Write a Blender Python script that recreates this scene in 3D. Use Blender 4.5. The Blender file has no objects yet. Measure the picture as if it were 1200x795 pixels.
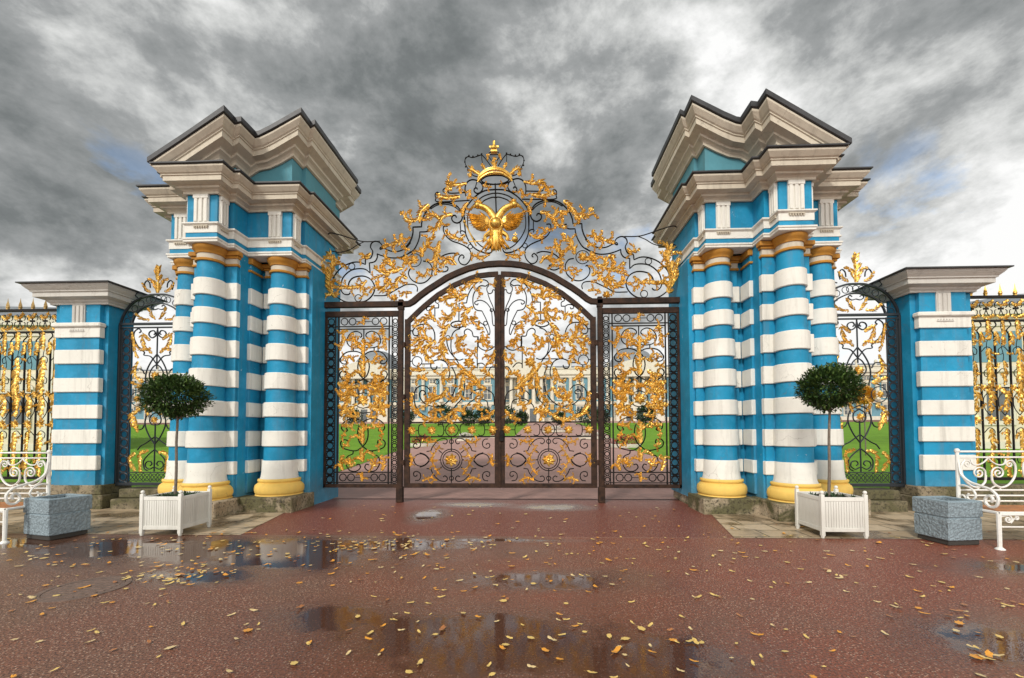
import bpy, bmesh, math, random, json
from math import sin, cos, pi, radians, sqrt, atan2, hypot
from mathutils import Vector, Matrix, noise
from mathutils.geometry import tessellate_polygon
random.seed(7)
SC = bpy.context.scene
COL = SC.collection
ORN = json.loads(r'''{"crest":[["i",0.013,[0.004,7.209,0.242,7.188,0.447,7.077,0.604,6.922,0.716,6.753,0.752,6.57,0.741,6.329,0.718,6.149,0.636,5.969,0.51,5.821,0.328,5.734,0.179,5.722,0.122,5.783,0.139,5.843,0.213,5.827]],["i",0.011,[-0.03,7.119,0.09,7.116,0.296,7.05,0.469,6.91,0.611,6.74,0.669,6.572,0.667,6.331,0.615,6.181,0.52,6.032,0.395,5.899,0.273,5.826,0.197,5.803]],["i",0.011,[-0.034,7.019,0.086,7.025,0.262,6.96,0.349,6.882]],["i",0.012,[-0.033,7.545,0.167,7.531,0.299,7.461,0.312,7.415,0.22,7.365,0.069,7.336,-0.042,7.332]],["i",0.013,[0.691,7.071,0.703,7.147,0.701,7.284,0.641,7.407,0.523,7.455,0.372,7.413,0.309,7.339,0.29,7.248,0.346,7.156,0.434,7.129,0.496,7.182,0.484,7.243,0.44,7.257,0.417,7.227]],["i",0.011,[0.704,7.156,1.061,7.148,1.108,7.213,1.155,7.264,1.214,7.241,1.22,7.189,1.181,7.172]],["i",0.011,[0.606,6.967,0.606,6.967,1.334,6.95,1.397,7.04,1.408,7.13,1.359,7.177,1.313,7.148]],["i",0.014,[0.93,6.573,0.956,6.617,1.015,6.61,1.042,6.54,1.0,6.468,0.909,6.44,0.823,6.493,0.789,6.6,0.824,6.72,0.913,6.839,1.065,6.911,1.244,6.928,1.42,6.894,1.563,6.794,1.675,6.656,1.741,6.489,1.755,6.368,1.755,6.368,1.956,6.364,1.956,6.364,1.963,6.214,2.028,6.032,2.166,5.865]],["i",0.01,[0.841,6.705,0.926,6.793,1.063,6.866,1.242,6.892,1.389,6.864,1.533,6.78]],["i",0.012,[1.616,6.356,1.566,6.348,1.584,6.297,1.655,6.25,1.797,6.247,1.797,6.247,1.811,6.127,1.863,5.976,1.958,5.824,2.101,5.732,2.202,5.7]],["i",0.012,[1.143,6.366,1.232,6.364,1.242,6.258,1.176,6.124,1.053,6.021,0.902,5.964,0.751,5.892,0.642,5.789,0.622,5.669,0.661,5.548,0.761,5.456,0.866,5.484,0.914,5.574,0.888,5.649,0.831,5.689,0.784,5.642,0.812,5.605]],["i",0.012,[0.89,5.694,1.01,5.731,1.158,5.719,1.303,5.662,1.401,5.565,1.44,5.444,1.391,5.341,1.285,5.298,1.184,5.329,1.172,5.404,1.232,5.418]],["i",0.011,[0.736,6.209,0.797,6.252,0.856,6.236,0.838,6.185]],["i",0.011,[0.737,6.571,0.736,6.209]],["i",0.011,[0.85,6.441,0.842,6.267]],["c",0.0533,[0.632,5.879]],["c",0.1539,[1.941,5.585]],["g",0.1361,[0.668,7.36,0.905,7.324,1.116,7.365,1.065,7.244]],["g",0.1361,[0.833,7.053,1.1,7.022,1.31,7.072]],["g",0.1065,[0.587,7.211,0.624,7.028]],["g",0.1006,[0.648,6.906,0.761,6.782,0.784,6.63]],["g",0.0829,[0.081,7.268,0.246,7.28]],["g",0.1421,[1.568,6.885,1.738,6.73,1.817,6.547,1.904,6.5,2.082,6.527,2.177,6.675]],["g",0.1302,[1.023,6.64,1.228,6.59,1.338,6.407,1.393,6.316,1.539,6.282]],["g",0.1243,[1.314,6.528,1.438,6.646,1.584,6.613]],["g",0.1125,[0.748,6.148,0.877,6.055,1.057,6.112,1.152,6.23]],["g",0.1421,[1.334,6.016,1.37,5.835,1.45,5.654,1.471,5.474]],["g",0.1421,[1.759,5.648,1.738,5.828,1.641,5.95,1.529,6.072]],["g",0.1184,[0.968,5.453,1.093,5.6,1.208,5.538,1.32,5.417]],["g",0.1065,[1.471,5.474,1.446,5.265]],["g",0.0947,[1.612,5.352,1.721,5.186,1.872,5.273]],["g",0.0947,[0.177,5.677,0.412,5.613,0.594,5.699]],["g",0.0947,[2.047,5.822,2.211,5.879]],["g",0.1065,[2.129,5.701,2.19,5.461]],["r",0.1184,[1.941,5.585]],["i",0.012,[1.74,5.559,1.621,5.531,1.541,5.412,1.548,5.267,1.583,5.176,1.719,5.061,1.889,5.046,2.038,5.141,2.095,5.278,2.041,5.391,2.001,5.372]],["i",0.011,[1.905,4.847,1.896,4.934,1.961,5.008,2.148,5.015,2.318,4.939,2.492,4.846,2.632,4.769,2.923,4.765]],["i",0.012,[2.022,6.002,2.134,5.88,2.306,5.802,2.482,5.805,2.632,5.871,2.721,5.908,2.748,5.86,2.702,5.87,2.694,5.944,2.756,6.018,2.86,6.046,2.945,5.999,2.97,5.909,2.947,5.865,2.92,5.791,2.971,5.656,3.086,5.633,3.103,5.505,3.103,5.505,3.257,5.561,3.431,5.549,3.629,5.465,3.767,5.344,3.861,5.209,3.882,5.061,3.877,4.973]],["i",0.012,[2.012,5.793,2.154,5.701,2.327,5.647,2.533,5.655,2.711,5.705,2.815,5.748,2.815,5.748,2.819,5.659,2.879,5.568,3.008,5.536,3.008,5.536,2.996,5.298,2.996,5.298,3.102,5.386,3.249,5.407,3.421,5.38,3.561,5.289,3.656,5.168,3.696,5.005,3.684,4.887,3.622,4.814,3.52,4.801,3.479,4.846]],["i",0.013,[3.484,4.934,3.511,5.008,3.493,5.097,3.411,5.187,3.268,5.228,3.122,5.222,2.988,5.15,2.908,5.018,2.907,4.884,2.981,4.75,3.12,4.644,3.293,4.621,3.496,4.618,3.642,4.651,3.792,4.752,3.945,4.912,4.072,5.117]],["c",0.074,[3.426,5.463]],["c",0.0799,[3.292,4.716]],["g",0.1243,[2.209,6.209,2.258,6.013,2.403,5.98,2.633,5.901]],["g",0.1125,[2.962,5.76,3.059,5.669,3.193,5.726]],["g",0.1184,[2.001,5.569,2.086,5.508,2.178,5.596]],["g",0.1361,[2.226,5.386,2.429,5.353,2.499,5.56,2.616,5.573]],["g",0.1361,[2.429,5.353,2.629,5.26,2.841,5.405]],["g",0.0888,[2.686,5.229,2.83,5.197,2.929,5.151]],["g",0.1302,[2.126,5.149,2.246,5.207,2.357,5.086,2.494,4.905,2.667,4.873]],["g",0.1302,[2.506,5.143,2.588,5.023,2.756,4.901,2.822,5.049]],["g",0.0829,[2.022,4.809,2.198,4.821,2.282,4.76]],["r",0.1006,[2.44,4.699]],["g",0.1065,[3.073,5.119,3.195,4.954,3.086,4.807]],["g",0.1065,[3.197,4.983,3.428,4.965,3.688,4.961,3.92,4.972]],["g",0.1776,[3.82,4.737,3.95,5.001,3.913,5.357,3.838,5.566,3.934,5.742]],["g",0.1065,[3.95,5.001,4.093,5.472]],["g",0.1065,[3.887,5.416,3.726,5.642]]],"tie":[["i",0.014,[2.806,6.055,3.17,6.054,3.404,6.109,3.696,6.207,3.986,6.276,4.218,6.286,4.319,6.239]],["i",0.012,[3.17,6.054,3.344,5.976,3.517,5.868,3.749,5.811,3.981,5.845,4.111,5.881]],["i",0.009,[4.031,5.295,4.148,5.412,4.309,5.581]]],"crown":[["i",0.009,[0.382,7.515,0.513,7.561,0.606,7.692,0.681,7.842,0.674,7.957,0.607,8.004,0.495,7.981,0.289,8.043]],["i",0.009,[0.289,8.043,0.289,8.043,0.195,7.931,0.082,7.763]],["i",0.008,[0.289,8.043,0.289,7.929,0.262,7.758]],["i",0.008,[-0.004,8.032,0.139,8.028,0.064,7.897]],["i",0.008,[-0.004,8.09,0.101,8.087,0.139,8.028]],["i",0.011,[-0.004,7.544,0.195,7.524,0.363,7.439,0.344,7.387,0.195,7.337,-0.004,7.331]],["i",0.009,[0.382,7.507,0.438,7.354,0.464,7.277]],["g",0.111,[-0.004,7.689,-0.004,7.899]],["g",0.0962,[0.195,7.645,0.27,7.777]],["g",0.1258,[0.363,7.565,0.55,7.693,0.576,7.56]],["g",0.0814,[0.157,7.894,0.139,8.009]]],"crown_band":[["i",28,[-0.004,7.609,0.157,7.589,0.307,7.517,0.389,7.439]]],"crown_top":[-0.004,8.365,-0.004,8.097,-0.004,8.262,0.075,8.26,-0.004,8.166,0.052,8.05],"beads":[0.689,7.88,0.674,7.766,0.625,7.691,0.663,7.976,0.588,8.028,0.495,8.007,0.382,8.033,0.289,8.063],"eagle":{"body":[-0.002,6.604,0.162,6.506,0.207,6.392,0.143,6.223,0.125,6.11,0.169,5.94,0.191,5.807,0.095,5.847,0.061,5.742,-0.002,5.792],"wing":[0.143,6.336,0.199,6.486,0.266,6.598,0.393,6.626,0.542,6.592,0.713,6.671,0.728,6.588,0.683,6.476,0.616,6.345,0.515,6.253,0.385,6.21,0.255,6.213],"neck":[0.031,6.49,0.125,6.639,0.218,6.732,0.33,6.786,0.423,6.814],"head":[0.423,6.814,-0.96,8.498],"shield":[-0.002,6.358,0.154,6.355],"leg":[0.125,6.186,0.255,6.089,0.236,5.995,0.392,5.935],"orb":[0.433,6.01,0.496,6.009],"leaf":[0.087,5.809,0.236,5.731,0.392,5.646]},"leaf":[["i",0.011,[0.321,4.947,0.277,4.977,0.247,4.993,0.297,5.072,0.396,5.095,0.531,5.03,0.654,4.892,0.728,4.741,0.764,4.567,0.764,4.567,0.936,4.559,0.936,4.559,0.94,4.156]],["i",0.011,[0.321,4.947,0.445,4.957,0.543,4.868,0.605,4.743,0.617,4.594,0.592,4.47,0.53,4.396,0.407,4.373]],["i",0.01,[0.049,4.814,0.148,4.862,0.173,4.799,0.235,4.773,0.284,4.823,0.292,4.91,0.247,4.96]],["i",0.01,[0.272,4.773,0.222,4.624,0.148,4.451,0.111,4.253,0.099,4.08,0.123,4.03,0.16,4.079,0.185,4.351,0.235,4.475,0.321,4.573,0.432,4.621,0.53,4.607,0.58,4.557,0.518,4.516,0.493,4.551]],["i",0.01,[0.407,4.373,0.321,4.201,0.259,4.053,0.222,3.905,0.246,3.818,0.296,3.928,0.37,4.051,0.493,4.124,0.591,4.111,0.603,4.049]],["c",0.0345,[0.185,4.389]],["c",0.0444,[0.325,4.089]],["i",0.013,[0.8,4.071,0.849,4.12,0.959,4.143,1.082,4.117,1.125,4.067,1.081,4.018,0.959,3.99,0.849,4.021,0.8,4.071]],["i",0.011,[0.492,3.568,0.492,3.778,0.492,3.778,0.603,3.789,0.64,3.9,0.738,3.96,0.811,3.91,0.799,3.824,0.757,3.824]],["i",0.011,[0.91,3.971,1.032,3.92,1.105,3.796,1.124,3.561,1.104,3.438,1.054,3.328,0.944,3.243,0.834,3.269]],["i",0.01,[1.378,4.682,1.451,4.656,1.485,4.594,1.414,4.545,1.413,4.459,1.413,4.459,1.499,4.457,1.499,4.457,1.498,4.26]],["i",0.01,[1.499,4.457,1.572,4.494,1.67,4.48,1.694,4.418,1.633,4.394,1.621,4.431]],["i",0.012,[1.495,3.693,1.508,3.89,1.594,4.036,1.741,4.084,1.911,4.045,2.008,3.933,1.983,3.835,1.897,3.823,1.861,3.885,1.898,3.922]],["i",0.012,[2.008,3.933,2.105,3.932]],["c",0.0543,[1.195,3.758]],["g",0.1233,[0.396,5.082,0.593,5.042,0.814,4.889]],["g",0.1381,[0.74,4.741,0.936,4.676,1.133,4.71,1.353,4.645]],["g",0.1135,[0.936,4.664,1.035,4.836,1.182,4.834]],["g",0.1381,[1.083,4.562,1.058,4.34,1.155,4.19,1.327,4.188]],["g",0.1381,[0.616,4.47,0.764,4.368,0.837,4.244,0.787,4.071]],["g",0.0839,[0.445,4.92,0.494,4.819,0.42,4.771]],["g",0.1283,[1.473,4.137,1.571,4.283,1.717,4.232,1.96,4.057]],["g",0.1381,[1.155,4.066,1.276,3.917,1.324,3.695,1.275,3.56]],["g",0.1036,[0.37,3.952,0.517,4.0,0.493,4.075]],["g",0.1036,[0.369,3.903,0.418,3.704,0.271,3.657]],["g",0.1184,[1.568,3.692,1.715,3.789,1.765,3.985,1.862,3.972]],["g",0.1135,[1.715,3.739,1.909,3.737,2.03,3.613]],["g",0.1036,[0.762,3.824,0.909,3.674,0.957,3.563]],["g",0.0888,[0.087,5.125,0.111,4.95]],["g",0.0839,[0.493,4.199,0.64,4.221]],["i",0.011,[0.504,3.764,0.504,3.591,0.418,3.493,0.295,3.458,0.185,3.496,0.135,3.546]],["i",0.011,[0.504,3.591,0.516,3.394,0.515,3.049]],["i",0.01,[0.098,3.541,0.172,3.54]],["i",0.012,[1.227,3.756,1.202,3.584,1.128,3.412,0.981,3.229,0.882,3.021,0.809,2.826,0.808,2.605,0.856,2.385,0.977,2.237,1.099,2.09,1.268,1.943]],["i",0.012,[1.444,3.11,1.468,3.041,1.553,3.04,1.59,3.126,1.541,3.212,1.396,3.255,1.249,3.202,1.171,3.068,1.15,2.921,1.199,2.774]],["i",0.012,[1.102,3.093,1.016,2.898,1.015,2.653,1.076,2.457,1.197,2.285,1.366,2.186,1.56,2.185,1.73,2.257,1.84,2.403,1.829,2.525,1.761,2.55,1.707,2.489,1.756,2.44]],["i",0.011,[1.599,2.551,1.684,2.636,1.805,2.659,1.926,2.585,1.973,2.451,1.948,2.232,1.85,2.062,1.68,1.941]],["i",0.011,[0.993,3.254,1.335,3.251]],["i",0.011,[1.59,3.162,1.796,3.161]],["c",0.1135,[1.906,3.221]],["i",0.011,[2.015,3.227,2.1,3.226]],["i",0.011,[1.886,3.106,1.893,3.037]],["i",0.011,[0.098,3.077,0.197,3.076,0.258,2.977]],["i",0.011,[0.295,3.063,0.393,3.161,0.503,3.148,0.515,3.049]],["i",0.011,[0.123,2.193,0.147,2.438,0.27,2.547,0.441,2.571,0.588,2.533,0.685,2.435]],["i",0.011,[0.269,2.168,0.294,2.29,0.392,2.338,0.539,2.35,0.661,2.288,0.758,2.19,0.806,2.043]],["i",0.011,[0.269,2.168,0.294,2.07,0.392,1.996,0.514,2.008]],["i",0.01,[0.074,2.389,0.135,2.389]],["i",0.009,[1.43,2.772,1.466,2.808,1.495,2.747,1.466,2.693,1.412,2.711,1.405,2.772]],["g",0.1431,[1.251,3.756,1.373,3.607,1.274,3.435,1.371,3.312]],["g",0.1431,[1.471,3.679,1.665,3.579,1.712,3.382,1.59,3.211]],["g",0.1381,[1.763,3.676,1.884,3.552,1.956,3.404]],["g",0.1036,[0.958,3.759,0.982,3.586,0.908,3.488]],["g",0.0888,[0.541,3.541,0.565,3.393,0.761,3.367,0.81,3.465]],["g",0.0888,[0.369,3.766,0.369,3.593,0.197,3.545]],["r",0.1357,[0.699,3.183]],["g",0.1085,[0.111,3.472,0.148,3.274,0.246,3.175]],["g",0.0789,[0.246,3.248,0.32,3.346]],["g",0.1233,[0.147,2.831,0.27,2.928,0.393,2.976]],["g",0.1529,[0.441,2.632,0.564,2.778,0.735,2.924,0.907,3.095]],["g",0.1233,[0.343,2.584,0.564,2.68,0.71,2.63]],["g",0.1233,[0.833,2.948,0.857,2.703,0.929,2.433,1.051,2.31]],["g",0.0937,[0.98,3.143,1.151,3.166]],["g",0.1381,[1.224,3.043,1.296,2.871,1.271,2.724]],["g",0.1381,[1.198,2.602,1.319,2.431,1.489,2.381,1.586,2.453]],["g",0.1085,[1.464,2.381,1.609,2.283]],["g",0.1135,[1.66,2.77,1.782,2.843,1.855,2.867]],["g",0.0987,[1.711,3.039,1.904,3.013,2.026,3.061]],["g",0.1085,[0.368,2.412,0.49,2.46]],["g",0.1085,[0.392,2.192,0.514,2.24,0.587,2.142]],["g",0.0987,[0.123,2.095,0.245,1.948,0.44,1.874]],["g",0.1233,[0.782,1.994,0.88,2.091,1.05,2.066,0.928,1.896]],["g",0.1184,[1.074,2.066,1.268,1.919,1.51,1.869,1.801,1.965,1.996,2.183,2.022,2.451]],["g",0.0937,[1.269,2.114,1.463,2.088,1.608,2.039]],["c",0.2466,[1.107,0.96]],["c",0.1973,[1.107,0.96]],["r",0.1529,[1.107,0.96]],["i",0.01,[1.302,1.347,1.253,1.323,1.205,1.366,1.217,1.425,1.29,1.449,1.411,1.407,1.531,1.274,1.579,1.165,1.579,1.165,1.676,1.153]],["i",0.01,[1.298,0.573,1.25,0.597,1.202,0.554,1.214,0.496,1.286,0.472,1.407,0.513,1.528,0.646,1.577,0.754,1.577,0.754,1.673,0.766]],["i",0.01,[0.914,1.348,0.962,1.323,1.011,1.367,0.999,1.425,0.926,1.45,0.805,1.409,0.683,1.275,0.634,1.166,0.634,1.166,0.537,1.154]],["i",0.01,[0.911,0.573,0.96,0.597,1.008,0.554,0.996,0.496,0.923,0.472,0.802,0.512,0.681,0.645,0.633,0.754,0.633,0.754,0.536,0.766]],["i",0.01,[1.894,1.297,1.93,1.333,1.978,1.309,1.97,1.244,1.905,1.22,1.833,1.261,1.817,1.346,1.858,1.418,1.943,1.43]],["i",0.01,[1.889,0.622,1.925,0.586,1.973,0.61,1.966,0.675,1.902,0.699,1.829,0.658,1.812,0.574,1.852,0.501,1.936,0.49]],["i",0.01,[0.317,1.3,0.281,1.337,0.232,1.313,0.239,1.247,0.305,1.223,0.378,1.264,0.396,1.349,0.354,1.422,0.269,1.434]],["i",0.01,[0.317,0.621,0.28,0.585,0.232,0.609,0.239,0.674,0.305,0.698,0.378,0.657,0.395,0.573,0.353,0.5,0.268,0.488]],["i",0.01,[1.614,0.959,1.699,1.056,1.82,1.099,1.928,1.056,1.976,0.959]],["i",0.01,[1.614,0.959,1.698,0.863,1.818,0.819,1.927,0.863,1.976,0.959]],["i",0.01,[0.597,0.96,0.512,1.057,0.39,1.101,0.281,1.057,0.232,0.96]],["i",0.01,[0.597,0.96,0.512,0.863,0.39,0.82,0.28,0.863,0.232,0.96]],["i",0.01,[1.614,0.988,1.711,1.08,1.832,1.123]],["i",0.01,[1.614,0.93,1.71,0.839,1.83,0.795]],["i",0.01,[0.597,0.989,0.5,1.081,0.378,1.125]],["i",0.01,[0.597,0.931,0.499,0.839,0.378,0.795]],["i",0.01,[1.325,1.117,1.398,1.177]],["i",0.01,[1.324,0.802,1.396,0.742]],["i",0.01,[0.889,1.117,0.816,1.178]],["i",0.01,[0.888,0.803,0.815,0.742]],["g",0.0592,[1.362,1.298,1.458,1.165]],["g",0.0592,[1.359,0.622,1.456,0.754]],["g",0.0592,[0.853,1.299,0.755,1.166]],["g",0.0592,[0.851,0.621,0.754,0.754]],["g",0.074,[1.482,1.129,1.566,0.959]],["g",0.074,[1.481,0.79,1.566,0.959]],["g",0.074,[0.731,1.13,0.646,0.96]],["g",0.074,[0.73,0.79,0.646,0.96]],["g",0.0691,[1.435,1.431,1.58,1.358,1.75,1.419]],["g",0.0691,[1.431,0.489,1.576,0.561,1.744,0.501]],["g",0.0691,[0.78,1.433,0.634,1.36,0.464,1.422]],["g",0.0691,[0.778,0.488,0.633,0.561,0.462,0.5]],["g",0.0641,[2.049,1.104,2.007,0.959]],["g",0.0641,[2.047,0.814,2.007,0.959]],["g",0.0641,[0.159,1.106,0.2,0.96]],["g",0.0641,[0.159,0.815,0.2,0.96]],["i",0.01,[1.108,1.481,1.107,1.165]],["c",0.0469,[1.105,0.544]],["i",0.01,[1.105,0.44,1.106,0.754]],["c",0.0469,[1.108,1.376]],["i",0.01,[1.349,0.96,1.397,0.959]],["i",0.01,[0.864,0.96,0.816,0.96]],["r",0.1085,[0.159,1.642]],["r",0.1085,[0.635,1.64]],["r",0.1085,[1.097,1.639]],["r",0.1085,[1.557,1.637]],["r",0.1085,[2.016,1.636]],["c",0.148,[1.097,1.644]],["i",0.009,[0.489,1.75,0.452,1.775,0.379,1.763,0.35,1.702,0.349,1.587,0.379,1.524,0.452,1.512,0.488,1.538]],["i",0.009,[0.769,1.749,0.806,1.774,0.879,1.761,0.908,1.7,0.907,1.586,0.878,1.523,0.805,1.511,0.769,1.538]],["i",0.009,[1.425,1.747,1.389,1.771,1.316,1.759,1.286,1.699,1.286,1.585,1.315,1.521,1.387,1.509,1.424,1.536]],["i",0.009,[1.727,1.746,1.764,1.77,1.836,1.758,1.865,1.697,1.864,1.583,1.835,1.52,1.762,1.508,1.726,1.535]],["i",0.009,[0.257,1.641,0.354,1.641]],["i",0.009,[0.907,1.639,0.956,1.639]],["i",0.009,[1.238,1.638,1.286,1.638]],["i",0.009,[1.864,1.636,1.92,1.636]]],"panel":[["i",0.011,[0.087,3.79,0.049,3.825,0.072,3.89,0.188,3.935,0.318,3.881,0.389,3.763,0.384,3.66,0.303,3.573,0.13,3.546,0.0,3.577]],["i",0.011,[0.245,3.565,0.245,3.471]],["i",0.012,[0.0,3.371,0.087,3.297,0.135,3.107,0.086,2.918,0.0,2.831]],["i",0.012,[0.0,3.371,0.101,3.444,0.245,3.471,0.418,3.44,0.533,3.322,0.547,3.249,0.504,3.191,0.417,3.177,0.403,3.236,0.446,3.25]],["i",0.012,[0.0,2.831,0.13,2.757,0.302,2.735,0.474,2.798,0.555,2.914,0.518,3.002,0.432,3.002,0.403,2.944,0.446,2.915]],["g",0.1184,[0.361,3.933,0.476,3.932,0.476,3.733,0.533,3.527]],["g",0.1184,[0.058,3.643,0.188,3.648,0.245,3.853]],["g",0.1065,[0.216,3.706,0.332,3.734]],["g",0.1065,[0.216,3.223,0.331,3.354,0.475,3.279]],["g",0.0888,[0.345,3.055,0.432,3.104,0.532,3.054]],["g",0.1243,[0.187,2.961,0.302,2.887,0.446,2.856]],["g",0.1421,[0.589,2.739,0.474,2.652,0.331,2.653]],["g",0.148,[0.33,2.479,0.531,2.478]],["g",0.1006,[0.101,2.591,0.029,2.656]],["g",0.1361,[0.129,2.422,0.216,2.538,0.302,2.552]],["i",0.012,[0.0,1.832,0.099,1.722,0.121,1.534,0.084,1.377,0.0,1.268]],["i",0.012,[0.0,1.832,0.115,1.894,0.301,1.903,0.456,1.815,0.502,1.689,0.425,1.611,0.363,1.643,0.394,1.69]],["i",0.012,[0.0,1.268,0.146,1.174,0.332,1.189,0.486,1.252,0.517,1.361,0.456,1.423,0.363,1.408,0.347,1.346,0.394,1.314]],["i",0.011,[0.223,1.158,0.239,1.096,0.362,1.033,0.393,0.878,0.3,0.722,0.145,0.706,0.053,0.784,0.084,0.862,0.146,0.846]],["i",0.01,[0.0,2.509,0.131,2.46,0.184,2.334,0.131,2.193,0.0,2.146]],["i",0.011,[0.0,2.572,0.178,2.634,0.333,2.538,0.395,2.38,0.348,2.192,0.208,2.067,0.0,2.036]],["g",0.1603,[0.177,2.476,0.364,2.506,0.488,2.38]],["g",0.1603,[0.146,2.256,0.333,2.129,0.519,2.191]],["g",0.1603,[0.302,2.381,0.395,2.254,0.488,2.034]],["g",0.1154,[0.084,1.973,0.27,1.957,0.395,2.034]],["g",0.1603,[0.115,2.666,0.302,2.633,0.489,2.694]],["g",0.109,[0.208,1.816,0.301,1.737,0.456,1.752]],["g",0.0962,[0.301,1.277,0.425,1.314]],["g",0.1283,[0.177,0.909,0.269,0.846,0.3,0.971]],["g",0.1218,[0.455,0.722,0.517,0.909,0.455,1.033]],["g",0.0962,[0.378,1.517,0.456,1.533]]],"panel_mid":[["i",0.011,[0.0,3.988,0.0,3.371]],["g",0.1657,[0.0,2.874,0.0,3.328]],["g",0.1302,[0.0,3.415,0.0,3.694]],["g",0.0888,[0.0,4.076,0.0,4.238]],["g",0.1603,[0.0,1.331,0.0,1.76]],["g",0.1475,[0.0,0.925,0.0,1.159]],["r",0.1475,[0.0,2.335]],["g",0.0834,[0.0,0.473,0.0,0.644]]],"sgate":[["i",0.011,[0.08,3.746,0.05,3.781,0.083,3.833,0.167,3.814,0.193,3.745,0.123,3.677,0.033,3.73,0.0,3.851]],["i",0.01,[0.413,3.787,0.373,3.829,0.433,3.88,0.523,3.81,0.529,3.672,0.439,3.501,0.373,3.45]],["i",0.011,[0.0,3.316,0.123,3.16,0.223,2.952,0.246,2.746,0.206,2.541]],["i",0.01,[0.0,3.092,0.09,3.022,0.16,2.884,0.14,2.782,0.057,2.714,0.0,2.707]],["i",0.01,[0.0,3.092,0.14,3.263,0.29,3.296,0.29,3.365,0.406,3.432]],["i",0.01,[0.273,2.883,0.339,2.986,0.472,2.985,0.521,2.916]],["i",0.01,[0.191,4.785,0.208,4.89,0.275,4.941,0.331,4.853,0.308,4.731]],["i",0.01,[0.374,4.661,0.475,4.683,0.525,4.624,0.474,4.572]],["i",0.009,[0.558,4.467,0.624,4.494,0.657,4.431]],["i",0.009,[0.0,4.319,0.09,4.3,0.157,4.351,0.124,4.397,0.08,4.37]],["g",0.1093,[0.033,4.718,0.124,4.926,0.208,4.959]],["g",0.102,[0.157,4.681,0.258,4.732,0.341,4.852]],["g",0.1166,[0.04,4.076,0.114,4.161,0.19,4.299]],["g",0.102,[0.174,4.074,0.34,4.089,0.474,4.191]],["g",0.1239,[0.14,3.625,0.323,3.743,0.273,3.503,0.123,3.366]],["g",0.102,[0.556,3.81,0.523,3.638,0.472,3.363,0.422,3.26]],["g",0.1603,[0.406,3.157,0.488,2.882,0.322,2.729]],["g",0.102,[0.123,3.435,0.373,3.415,0.439,3.501]],["i",0.011,[0.0,2.116,0.171,2.021,0.232,1.797,0.134,1.536,0.0,1.35]],["i",0.01,[0.0,1.518,0.207,1.368,0.315,1.312,0.387,1.219]],["i",0.01,[0.0,2.041,0.105,1.965,0.127,1.853,0.08,1.779,0.0,1.768]],["i",0.01,[0.09,0.885,0.054,0.922,0.091,0.978,0.177,0.96,0.199,0.874,0.116,0.811,0.025,0.848]],["i",0.01,[0.0,1.238,0.17,1.089,0.242,0.978,0.224,0.83,0.152,0.774]],["i",0.01,[0.243,1.778,0.297,1.685,0.424,1.665,0.478,1.74]],["c",0.1598,[0.407,2.338]],["r",0.0799,[0.407,2.338]],["i",0.01,[0.262,2.658,0.389,2.544,0.498,2.525]],["g",0.1278,[0.116,1.201,0.297,1.126,0.286,0.793]],["g",0.1198,[0.423,1.163,0.539,1.015,0.423,0.811]],["g",0.1518,[0.37,1.61,0.443,1.908]],["g",0.1518,[0.262,2.564,0.498,2.675]],["g",0.1598,[0.334,2.114,0.515,1.982,0.479,1.796]],["g",0.1198,[0.116,2.283,0.207,2.171,0.153,2.021]]],"sgate_mid":[["i",0.011,[0.0,3.886,0.0,2.989]],["g",0.204,[0.0,4.667,0.0,5.19]],["r",0.1093,[0.0,2.834]],["i",0.011,[0.0,1.798,0.0,0.756]],["r",0.0879,[0.0,1.88]]]}''')

# ------------------------------------------------------------------ object helpers
def tag(o, label=None, cat=None, group=None, kind=None):
    if label: o['label'] = label
    if cat: o['category'] = cat
    if group: o['group'] = group
    if kind: o['kind'] = kind
    return o
def empty(name, loc=(0, 0, 0), rz=0.0):
    o = bpy.data.objects.new(name, None); COL.objects.link(o)
    o.location = loc; o.rotation_euler = (0, 0, rz); o.empty_display_size = .2
    return o
def build(name, bm, mat, parent=None, smooth=False, angle=None, recalc=True):
    if recalc: bmesh.ops.recalc_face_normals(bm, faces=bm.faces[:])
    me = bpy.data.meshes.new(name); bm.to_mesh(me); bm.free()
    for m in (mat if isinstance(mat, (list, tuple)) else [mat]): me.materials.append(m)
    if smooth:
        for p in me.polygons: p.use_smooth = True
        if angle:
            try: me.set_sharp_from_angle(angle=radians(angle))
            except Exception: pass
    o = bpy.data.objects.new(name, me); COL.objects.link(o)
    if parent: o.parent = parent
    return o
def copy_tree(o, parent=None):
    c = o.copy(); COL.objects.link(c); c.parent = parent
    for ch in list(o.children): copy_tree(ch, c)
    return c
def NB(): return bmesh.new()

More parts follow.
